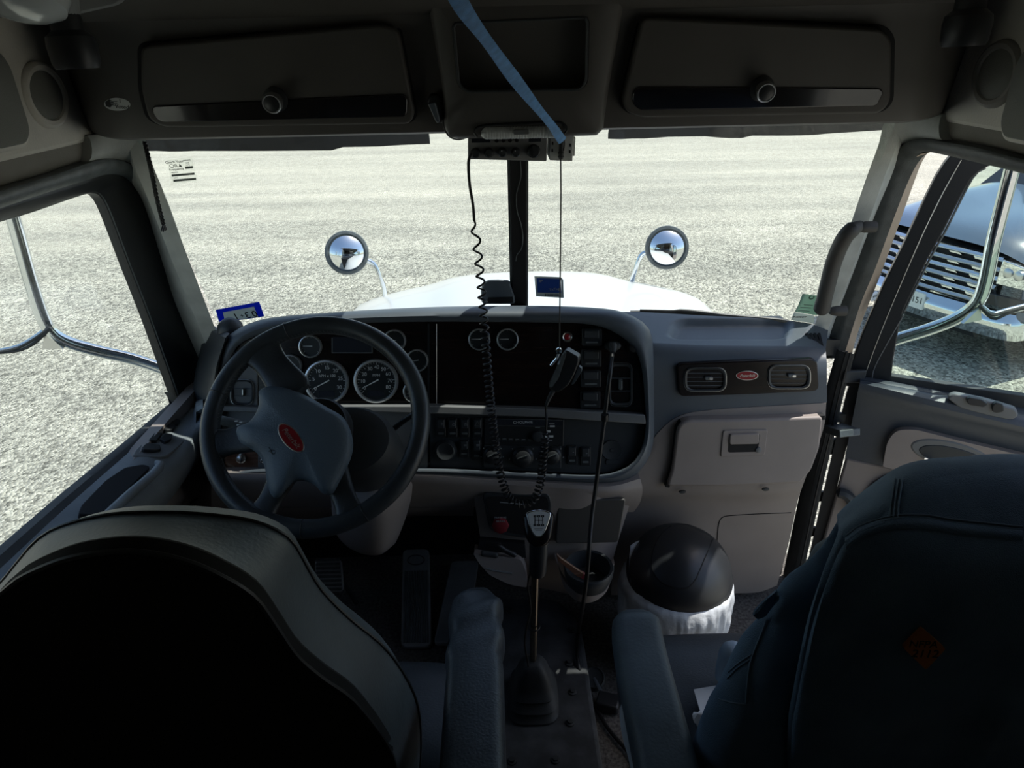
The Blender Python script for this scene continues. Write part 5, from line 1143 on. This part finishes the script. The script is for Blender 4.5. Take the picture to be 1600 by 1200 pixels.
for s in (0, .35, .7, 1):
    fr.append([dome(1066 + (a - 1066) * (1 - s * .93), 868 + (b - 868) * (1 - s * .93) * (1 if b > 868 else 1), .002 + .004 * (1 - (1 - s) ** 2)) for a, b in crv(gp + [(1085, 824), (1066, 819)], 50, closed=True)])
mb = MB(); mb.loft([[p for p in r] for r in fr], closed=True, cap=True); mb.build('swing_flap', M['lid'], tc, sharp=80)
# ---- two-way radio under the console
CB = PL((0, 1.43, 1.42), (0, -1, .02))
cb = thing('two_way_radio', 'small black two-way radio with five knobs hanging under the console', 'radio', CB.at(793, 233))
cut([(731, 216), (855, 213.5), (854, 252), (731, 249)], -.14, 0, M['black'], 'case', cb, .002, CB)
cut([(731.5, 216.5), (854.5, 214), (853.5, 251.5), (731.5, 248.5)], -.004, .002, pm('charcoal radio face', (.3, .3, .29), .5), 'face_plate', cb, .0008, CB)
cut([(737, 217), (766, 216.5), (766, 222.5), (737, 223)], .001, .0026, M['lcd'], 'meter_window', cb, 0, CB)
cut([(826, 215), (845, 214.5), (845, 221.5), (826, 222)], .001, .0026, M['lcd'], 'channel_window', cb, 0, CB)
for a in (776, 786.5, 797, 807.5): disc(a, 219.5 - (a - 776) * .02, [(3, 0), (3, .004), (2, .005), (0, .005)], M['matte'], 'push_button', cb, CB, .002, 16)
for a, b, r in ((743, 239, 8), (764, 238.5, 7.5), (785, 238, 7.5), (806, 238, 7.5), (834, 236, 10.5)):
    kn = disc(a, b, [(r, 0), (r, .003), (r * .86, .005), (r * .84, .014), (r * .7, .0155), (0, .0155)], M['pod'], 'knob', cb, CB, .002)
    mb = MB(); k_ = CB.k(a, b); mb.tube([CB.at(a + math.cos(t) * r * .86, b + math.sin(t) * r * .86, .0175) for t in [i * math.pi / 16 for i in range(4, 15)]], .0006, 5); mb.build('knob_ring', M['chrome'], kn)
    if r > 10: cut([(a - 2, b - r * .8), (a + 1, b - r * .8), (a + 2.5, b + r * .8), (a - .5, b + r * .8)], .002, .020, M['pod'], 'pointer', kn, 0, CB)
    elif a > 780: cut(ell(a - 1, b - 2, .9, .9, 8), .016, .0181, M['paint_w'], 'dot', kn, 0, CB)
for a, w_ in ((764, 13), (786, 14), (807, 10)): cut([(a - w_ / 2, 228.6), (a + w_ / 2, 228.4), (a + w_ / 2, 229.4), (a - w_ / 2, 229.6)], .0015, .0023, M['paint_g'], 'face_print', cb, 0, CB)
bx = thing('power_inverter', 'pale grey metal box with slots beside the two-way radio', 'electronic box', CB.at(878, 232))
cut([(860, 212.5), (896.5, 212), (894.5, 252), (858.5, 250.5)], -.10, .001, M['alu'], 'housing', bx, .0015, CB)
cut([(896, 215), (899.5, 214.8), (898, 244), (895, 244)], -.08, -.004, M['alu'], 'side_flange', bx, .001, CB)
for a, b in ((863.5, 224), (863, 235), (891, 227), (890.5, 237)): cut(rr(a, b, 2.4, 5, .6), .0005, .0018, M['ink'], 'slot', bx, 0, CB)
cut([(874, 214), (881, 214), (880, 238), (873, 238)], .0005, .002, M['ink'], 'socket', bx, 0, CB)
# ---- microphone on its coiled cord, hung by a plain line
MP2 = PL((0, 1.40, .98), (-.25, -.95, .12))
mi = thing('radio_microphone', 'black handheld radio microphone hanging in front of the dash', 'microphone', MP2.at(880, 585))
mb = MB(); mb.ext(rpx([(884, 547), (905, 559), (903, 570), (895, 590), (887, 603), (872, 614), (858, 608), (857, 600), (868, 577), (877, 555)], [3, 5, 4, 6, 5, 6, 4, 4, 6, 5]), MP2, -.03, .0); mb.build('shell', M['black'], mi, bev=.004, seg=3)
mb = MB(); mb.ext(rpx([(878, 556), (884, 549), (884, 556), (872, 592), (862, 606), (858, 604), (868, 578)], 3), MP2, -.006, .004); mb.build('lit_side_face', M['seal'], mi, bev=.002)  # microphone's side face in lighter grey, its lit look put into the colour
mb = MB(); mb.ext(rpx([(904, 572), (909, 576), (908, 582), (897, 600), (892, 602)], 2), MP2, -.02, -.008); mb.build('talk_button', M['pad'], mi, bev=.002)
mb = MB(); mb.lathe(MP2.at(873, 548, .004), (0, -1, .2), [(.001, -.006), (.006, -.004), (.0075, 0), (.006, .005), (0, .007)], 16); mb.tube(crv([MP2.at(a, b, .005) for a, b in ((873, 552), (870, 560), (864, 567), (861, 571))], 10), .003, 8); mb.tube(crv([MP2.at(a, b, .005) for a, b in ((871, 558), (874, 563), (872, 569))], 8), .0025, 8); mb.build('hang_clip', M['chrome'], mi)
mb = MB(); mb.tube(crv([MP2.at(a, b, -.012) for a, b in ((864, 611), (858, 622), (853, 634))], 10), [.0055, .005, .0055, .0045, .005, .004, .0045, .0035, .0035, .003], 10); mb.build('strain_relief', M['rubber'], mi)
def coil(P, R, r, turns, n=1400, grow=None):
    C = crv(P, n); L = [0]
    for i in range(1, n): L.append(L[-1] + (C[i] - C[i - 1]).length)
    out = []; u = V((1, 0, 0))
    acc = 0
    w_ = [1 if grow is None else grow(l / L[-1]) for l in L]; tot = sum(w_)
    for i in range(n):
        T_ = (C[min(n - 1, i + 1)] - C[max(0, i - 1)]).normalized(); u = (u - T_ * u.dot(T_)).normalized(); v = T_.cross(u)
        acc += w_[i] / tot; a = 2 * math.pi * turns * acc; e = min(1, i / 30, (n - 1 - i) / 30)
        out.append(C[i] + (u * math.cos(a) + v * math.sin(a)) * R * e)
    return out
cc_ = thing('coiled_cord', 'black coiled microphone cord drooping from the two-way radio to the microphone', 'cord', at(757, 500, y=1.41))
cpth = [at(741, 345, y=1.42), at(747, 400, y=1.415), at(752, 450, y=1.41), at(757, 510, y=1.40), at(763, 590, y=1.39), at(769, 650, y=1.385), at(775, 700, y=1.38), at(783, 745, y=1.37), at(796, 778, y=1.365), at(815, 788, y=1.365), at(834, 780, y=1.37), at(845, 752, y=1.375), at(849, 710, y=1.38), at(853, 672, y=1.385)]
lead = [at(738, 240, y=1.408), at(733, 248, y=1.405), at(732, 262, y=1.41), at(734, 290, y=1.42), at(739, 320, y=1.42)]
mb = MB(); mb.tube(crv(lead + [cpth[0]], 30), .0030, 8); mb.build('lead', M['cable'], cc_)
mb = MB(); mb.tube(coil(cpth, .0078, .0021, 66, 1500, lambda f: .42 + 1.4 * min(1, f * 2.2)), .0022, 6); mb.build('coil', M['cable'], cc_)
mb = MB(); mb.tube(crv([cpth[-1], at(854, 655, y=1.39), at(853, 640, y=1.40), MP2.at(853, 634, -.012)], 14), .0026, 8); mb.build('lead', M['cable'], cc_)
hl_ = thing('hanging_line', 'thin straight dark cable running from the pale box down to the microphone', 'cable', at(876, 400, y=1.41))
mb = MB(); mb.tube([CB.at(876, 246, .010), at(876.5, 300, y=1.41), at(875.5, 420, y=1.405), MP2.at(874, 545, .006)], .0014, 8); mb.build('line', M['cable'], hl_)
mb = MB(); mb.tube([CB.at(876.5, 216, .008), CB.at(876.5, 236, .009), CB.at(876.5, 239, .009), CB.at(876.5, 242, .009), CB.at(876.5, 245, .009), CB.at(876.3, 249, .010)], [.004, .004, .0062, .005, .006, .003], 10); mb.build('plug', M['rubber'], hl_)
mb = MB(); mb.tube(crv([CB.at(a, b, .007) for a, b in ((880, 216), (882, 224), (880.5, 236))], 10), .001, 6); mb.build('wire_loop', M['cable'], hl_)
st_ = thing('blue_strap', 'blue woven strap stretched from the ceiling above the camera to the pale box', 'strap', at(800, 120, d=1.0))
P = [(700, -40, .60), (722, 10, .66), (765, 70, .80), (800, 118, .94), (835, 163, 1.08), (862, 196, 1.20), (873, 212, 1.27), (879, 220, 1.32)]
cl_ = crv([at(a, b, d=d) for a, b, d in P], 40); rows = []
for i, c in enumerate(cl_):
    T_ = (cl_[min(39, i + 1)] - cl_[max(0, i - 1)]).normalized(); vd = (c - CAM).normalized(); s_ = T_.cross(vd).normalized(); tw = 1 - .25 * math.sin(i * .16) ** 2
    hw = .0085 * tw; h2 = .0016; nn2 = s_.cross(T_)
    rows.append([c + s_ * hw * math.cos(t) + nn2 * h2 * math.sin(t) for t in [2 * math.pi * k / 14 for k in range(14)]])
mb = MB(); mb.loft(rows, closed=True, cap=True); mb.build('webbing', M['strap'], st_, sharp=80)
# ---- on the dash top and the glass
dc = thing('dash_sensor', 'dark plastic box on the dash top at the foot of the centre post', 'electronic box', at(778, 460, y=1.74))
rows = []
for (pp, y) in (([(757, 441), (764, 437.5), (778, 437), (793, 438), (796, 440), (803, 462), (804, 470), (802, 474), (757, 474), (754, 470), (753, 455)], 1.735), ([(754, 441), (764, 437), (778, 436.5), (794, 437.5), (797, 440), (804, 463), (805, 471), (803, 475), (755, 475), (752, 470), (751, 455)], 1.75), ([(754, 441), (764, 437), (778, 436.5), (794, 437.5), (797, 440), (804, 463), (805, 471), (803, 475), (755, 475), (752, 470), (751, 455)], 1.79)):
    rows.append([at(a, b, y=y) for a, b in pp])
mb = MB(); mb.loft(rows, closed=True, cap=True); mb.build('housing', M['pad'], dc, bev=.003)
mb = MB(); mb.prism([at(a, b, y=1.733) for a, b in ((763, 465), (801, 464), (802, 473), (760, 473))], (0, .01, 0)); mb.build('front_window', M['matte'], dc, bev=.001)
mb = MB(); mb.tube(crv([at(a, b, y=1.738) for a, b in ((771, 457), (775, 455), (780, 458), (784, 456))], 10), .0008, 5); mb.build('scuff_mark', M['paint_g'], dc)
def glass_sticker(name, poly, m, label, o=.004, hole=None):
    c = WP.at(sum(p[0] for p in poly) / len(poly), sum(p[1] for p in poly) / len(poly), o); t = thing(name, label, 'sticker', c)
    mb = MB()
    if hole: mb.loft([WP.pts(poly, o), WP.pts(hole, o), WP.pts(hole, o - .0006), WP.pts(poly, o - .0006)], closed=True, ring=True)
    else: mb.ext(poly, WP, o - .0006, o)
    mb.build('border' if hole else 'backing', m, t, flat=True); return t
M['film'] = glass('faint clear film', (.97, .98, .97)); M['blue'] = pm('blue print', (.02, .06, .55), .5); M['green'] = pm('pale green print', (.36, .50, .42), .6); M['gtext'] = pm('grey green print', (.19, .22, .2), .6)
os_ = glass_sticker('oil_sticker', [(260, 250), (300, 246), (309, 283), (269, 288)], M['film'], 'clear oil reminder sticker at the top of the driver\'s windshield')
for s, x, y, h, sx in (('Check Your', 272.5, 253, 6.0, 1), ('OIL', 272, 259.2, 8.4, 1.15), ('Frequently', 276, 264.5, 5.4, 1), ('SERVICE', 292, 250.6, 3.2, 1), ('DUE', 293, 254.6, 3, 1), ('DATE', 293.5, 257.8, 2.6, 1), ('MILEAGE', 273, 269.5, 2.8, 1), ('NEXT', 275, 278, 2.6, 1)):
    text(s, WP.mat(x, y, .0046, .09), h * WP.k(x, y), M['gtext'] if h < 4 else M['ink'], os_, sx=sx, ext=.0002)
for q in ([(280, 256), (285, 261), (280, 261)], [(289, 260.5), (301, 259.5), (301.3, 263), (289.5, 264)], [(268, 273), (303.5, 270), (304, 273), (268.6, 276)], [(270.5, 281), (306, 278), (306.4, 281), (271, 284.3)]):
    mb = MB(); mb.ext(q, WP, .0038, .0046); mb.build('print_bar', M['gtext'], os_)
rs = glass_sticker('registration_sticker', [(337, 484), (405, 471.5), (413, 494), (342, 503)], M['lit_blue'], 'blue-bordered registration sticker in the lower corner of the windshield behind the steering wheel', hole=[(348, 488), (397, 479), (404, 496), (352, 503)])
mb = MB(); mb.ext([(348, 488), (397, 479), (404, 496), (352, 503)], WP, .0034, .004); mb.build('pale_panel', M['lit_white'], rs)
for s, x, y, h in (('0', 398, 491, 10), ('3', 387, 493, 10), ('+', 378.5, 493.5, 6), ('1', 369, 495, 10)):
    text(s, WP.mat(x, y, .0047, .16) @ Matrix.Diagonal((-1, 1, 1, 1)), h * WP.k(x, y) * 1.75, M['ink'], rs)
ts = glass_sticker('toll_sticker', [(835, 431.5), (876, 433), (880, 437), (881, 465.5), (837.5, 463)], M['lit_grey'], 'grey and blue rectangular toll sticker low on the glass beside the centre post', hole=[(838.5, 434.5), (874, 436), (876.5, 437), (877.5, 458), (840, 457)])
mb = MB(); mb.ext([(838.5, 434.5), (876, 436), (877.5, 458), (840, 457)], WP, .0034, .004); mb.build('blue_panel', M['lit_navy'], ts)
text('TxTag', WP.mat(866, 452, .0048, .12), 6.5 * WP.k(866, 452), M['paint_g'], ts)
for i in range(12): mb = MB(); mb.ext([(852 + i * 1.8, 459.3), (853 + i * 1.8, 459.3), (853 + i * 1.8, 463), (852 + i * 1.8, 463)], WP, .004, .0045); mb.build('barcode_line', M['ink'], ts)
mb = MB(); mb.ext([(842, 437.5), (848, 437.7), (848, 439), (842, 438.8)], WP, .004, .0048); mb.ext([(842, 440.3), (846, 440.4), (846, 441), (842, 440.9)], WP, .004, .0048); mb.build('small_print', M['paint_g'], ts)
os2 = glass_sticker('oil_change_sticker', [(1254, 459), (1284, 463), (1284, 492), (1272, 492), (1242, 487), (1247, 478)], M['lit_green'], 'pale green sticker low on the glass behind the grab handle')
text('O', WP.mat(1268, 465, .0048), 11 * WP.k(1268, 465), pm('dark green print', (.08, .16, .11), .6), os2, bold=.0006)
for a, b, w_ in ((1263, 477, 14), (1259, 481, 17), (1256, 486, 18)): mb = MB(); mb.ext([(a - w_ / 2, b - 1), (a + w_ / 2, b), (a + w_ / 2, b + .8), (a - w_ / 2, b - .2)], WP, .004, .0046); mb.build('print_line', M['gtext'], os2)
mb = MB(); mb.ext([(1241, 488), (1272, 493), (1272, 505), (1236, 500)], WP, .0034, .004); mb.build('white_panel', M['lit_white'], os2)
text('INSPECT', WP.mat(1249, 495.5, .0046, -.06), 4.6 * WP.k(1249, 495), M['ink'], os2, shear=.3, sx=1.2)
# ---- grab handle, braided cord
gh = thing('grab_handle', 'dark taupe grab handle on the passenger\'s windshield pillar', 'handle', at(1310, 430, x=.76))
gpth = crv([at(1343, 354, x=.79), at(1334, 357, x=.77), at(1322, 368, x=.755), at(1311, 388, x=.752), at(1301, 415, x=.752), at(1292, 450, x=.752), at(1286, 475, x=.755), at(1282, 490, x=.758)], 40)
mb = MB(); mb.tube(gpth, [.014] * 4 + [.0185] * 30 + [.0195] * 4 + [.015, .007], 16); mb.build('grip', M['console'], gh)
for a, b in ((1342, 355), (1298, 486)): p = at(a, b, x=.785); mb = MB(); mb.lathe(p + V((.03, 0, 0)), (-1, 0, 0), [(.013, -.008), (.013, .016), (.011, .026), (.008, .032), (0, .033)], 20); mb.build('mount', M['console'], gh)
bc = thing('braided_cord', 'black braided cord dangling along the driver\'s windshield pillar', 'cord', at(245, 290, x=-.775))
bp_ = crv([at(a, b, x=x) for a, b, x in ((227, 222, -.775), (233, 248, -.77), (240, 280, -.77), (246, 310, -.77), (252, 335, -.77), (256, 350, -.77))], 60)
for ph in (0, 2.1, 4.2):
    mb = MB(); mb.tube([p + V((.0028 * math.cos(i * .75 + ph), -.002, .0022 * math.sin(i * .75 + ph))) for i, p in enumerate(bp_)], .0026, 7); mb.build('strand', M['cable'], bc)
for a, b in ((252, 361), (255, 362), (258, 361), (260, 359)): mb = MB(); mb.tube([bp_[-1], at(a, b, x=-.77)], [.0026, .0016], 6); mb.build('frayed_end', M['cable'], bc)
pw = thing('post_wire', 'thin wavy wire hanging down the centre post', 'wire', WP.at(812, 320, .02))
mb = MB(); mb.tube(crv([WP.at(a, b, .017) for a, b in ((813, 252), (814, 275), (810, 292), (807, 305), (808, 330), (814, 350), (817, 370), (815, 388), (808, 398), (806, 408))], 50), .0011, 6); mb.build('strand', M['seal'], pw)
# ---- power cable to the floor, plug, loose bits
fc = thing('power_cable', 'flat black power cable running from the dash socket down to the floor', 'cable', at(935, 700, y=1.44))
fp_ = [DF.at(958, 541, -.012), DF.at(957, 548, .004), at(953, 585, y=1.51), at(948, 625, y=1.495), at(944, 660, y=1.48), at(938, 705, y=1.46), at(931, 760, y=1.44), at(925, 805, y=1.41), at(921, 850, y=1.36), at(917, 900, y=1.345), at(911, 945, y=1.36), at(904, 985, z=.11), at(902, 1015, z=.10), at(903, 1035, z=.10), at(912, 1068, z=.06), at(928, 1100, z=.012), at(950, 1138, z=.010), at(985, 1180, z=.010), at(1010, 1230, z=.010)]
mb = MB(); mb.tube(crv(fp_, 90), .0052, 10); mb.build('cable', M['cable'], fc)
mb = MB(); mb.tube([DF.at(958, 539, -.02), DF.at(958, 540, .004), DF.at(957.5, 550, .008)], [.010, .0095, .0075], 14); mb.build('socket_plug', M['rubber'], fc)
c = at(945, 652, y=1.478); mb = MB(); mb.tube([c + V((0, 0, .008)), c - V((0, 0, .008))], .0085, 12); mb.build('clip_knot', M['cable'], fc)
for P, lb in ((((912, 1102), (902, 1112), (899, 1135), (901, 1160), (908, 1172), (922, 1205), (935, 1240)), 'thin black wire curling on the floor beside the floor cover'), (((914, 1105), (917, 1130), (919, 1150), (919, 1172)), 'thin short black wire on the floor beside the power cable')):
    t = thing('floor_wire', lb, 'wire', at(*P[2], z=.01)); mb = MB(); mb.tube(crv([at(a, b, z=.006) for a, b in P], 30), .0022, 6); mb.build('wire', M['cable'], t)
fpz = thing('charger_plug', 'black round-capped charger plug lying on the floor beside the passenger armrest', 'charger', at(930, 1065, z=.03))
c = at(928, 1060, z=.035); mb = MB(); mb.lathe(c, (-.1, -.45, .9), [(.027, -.03), (.030, -.005), (.030, .006), (.027, .010), (.023, .006), (0, .004)], 28); mb.build('round_cap', M['pod'], fpz)
mb = MB(); mb.tube([c, at(941, 1085, z=.025)], .006, 8); mb.build('neck', M['pad'], fpz)
c = at(950, 1098, z=.02); mb = MB(); mb.box(c, (.06, .045, .03), Matrix.Rotation(-.35, 3, 'Z')); mb.build('plug_block', M['black'], fpz, bev=.005)
ws_ = thing('wooden_stick', 'brown wooden strip with a red end leaning in the cup holder', 'stick', at(895, 885, y=1.40))
P = [at(870, 866, y=1.375), at(876, 872, y=1.375), at(917, 900, y=1.39), at(916, 908, y=1.39), at(900, 900, y=1.385), at(872, 876, y=1.375)]
mb = MB(); mb.prism(P, (0, .004, .002)); mb.build('strip', M['wood'], ws_, bev=.0008)
mb = MB(); mb.prism([at(908, 894.5, y=1.3868), at(917.2, 900, y=1.3895), at(916.2, 908.5, y=1.3895), at(907, 903, y=1.3868)], (0, .006, .003)); mb.build('red_end', M['redp'], ws_, bev=.0008)
for i, (P, r, m, lb, nm) in enumerate(((((752, 864), (768, 866), (778, 868)), .008, 'rubber', 'dark stubby tool lying at the outer end of the ash drawer pocket', 'pocket_tool'), (((778, 852), (790, 860), (806, 868)), .007, 'black', 'black lighter lying across the ash drawer pocket', 'lighter'), (((778, 874), (795, 876), (811, 877)), .0022, 'satin', 'thin metal strip along the lip of the ash drawer pocket', 'metal_strip'))):
    t = thing(nm, lb, 'small tool', PKT.at(*P[1], .008)); mb = MB(); mb.tube(crv([PKT.at(a, b, -.005 + r) for a, b in P], 14), [r * .7] + [r] * 12 + [r * .7], 10); mb.build('body', M[m], t)
# ---- on the passenger seat and by its armrest
nk = thing('paper_napkins', 'small stack of white paper napkins on the passenger seat', 'napkins', at(1105, 1095, z=.52))
for i in range(4):
    P = [at(a + i * .6, b + i * 1.4, z=.527 - .004 * i) for a, b in ((1084, 1077), (1124, 1070), (1135, 1110), (1096, 1118))]
    mb = MB(); mb.prism(P, (0, 0, -.0025)); mb.build('sheet', M['paper'], nk)
c = at(1098, 1124, z=.525); ts_ = thing('crumpled_tissue', 'crumpled white tissue between the napkins and the jacket', 'tissue', c)
mb = MB(); mb.lathe(c, (.2, -.1, 1), [(.004, -.012), (.013, -.006), (.016, .003), (.011, .012), (.003, .016)], 18)
for v in mb.b.verts: v.co += V((NZ.noise(v.co * 90), NZ.noise(v.co * 90 + V((3, 1, 2))), NZ.noise(v.co * 80 + V((7, 7, 1))))) * .008
mb.build('tissue', M['paper'], ts_)
bt = thing('plastic_bottle', 'pale bluish plastic container standing between the seat and the jacket', 'bottle', at(1146, 1040, z=.53))
c = at(1136, 1060, z=.525); mb = MB(); mb.lathe(c, (.1, .1, 1), [(.022, 0), (.024, .02), (.024, .055), (.020, .068), (.012, .076), (0, .078)], 28); mb.build('body', pm('pale blue plastic', (.3, .38, .46), .4), bt)
wb = thing('white_rag', 'white rag hanging between the passenger armrest and the floor', 'rag', at(982, 1140, z=.5))
MB().patch([[at(a, b, z=zz) for a, b, zz in r] for r in ([(971, 1100, .60), (968, 1112, .58), (972, 1150, .56), (983, 1190, .54), (990, 1240, .52)], [(978, 1096, .61), (976, 1115, .60), (980, 1150, .58), (988, 1190, .56), (1000, 1240, .54)], [(1000, 1096, .62), (1000, 1120, .61), (1004, 1150, .59), (1010, 1190, .57), (1020, 1240, .55)])], 24, 10, off=(.003, 0, .002)).build('cloth', M['paper'], wb)

wp = thing('wiper', 'black windshield wiper resting outside along the base of the passenger\'s half of the windshield', 'wiper', at(1120, 492, y=1.93))
mb = MB(); mb.tube(crv([at(a, b, y=1.93) for a, b in ((1000, 485), (1045, 486), (1080, 487), (1130, 493), (1190, 498), (1236, 503))], 24), [.004] * 6 + [.007] * 17 + [.003], 8); mb.build('blade', M['cable'], wp)
mb = MB(); mb.tube(crv([at(a, b, y=1.94) for a, b in ((985, 488), (1030, 488), (1100, 491))], 12), .006, 8); mb.build('arm', M['black'], wp)
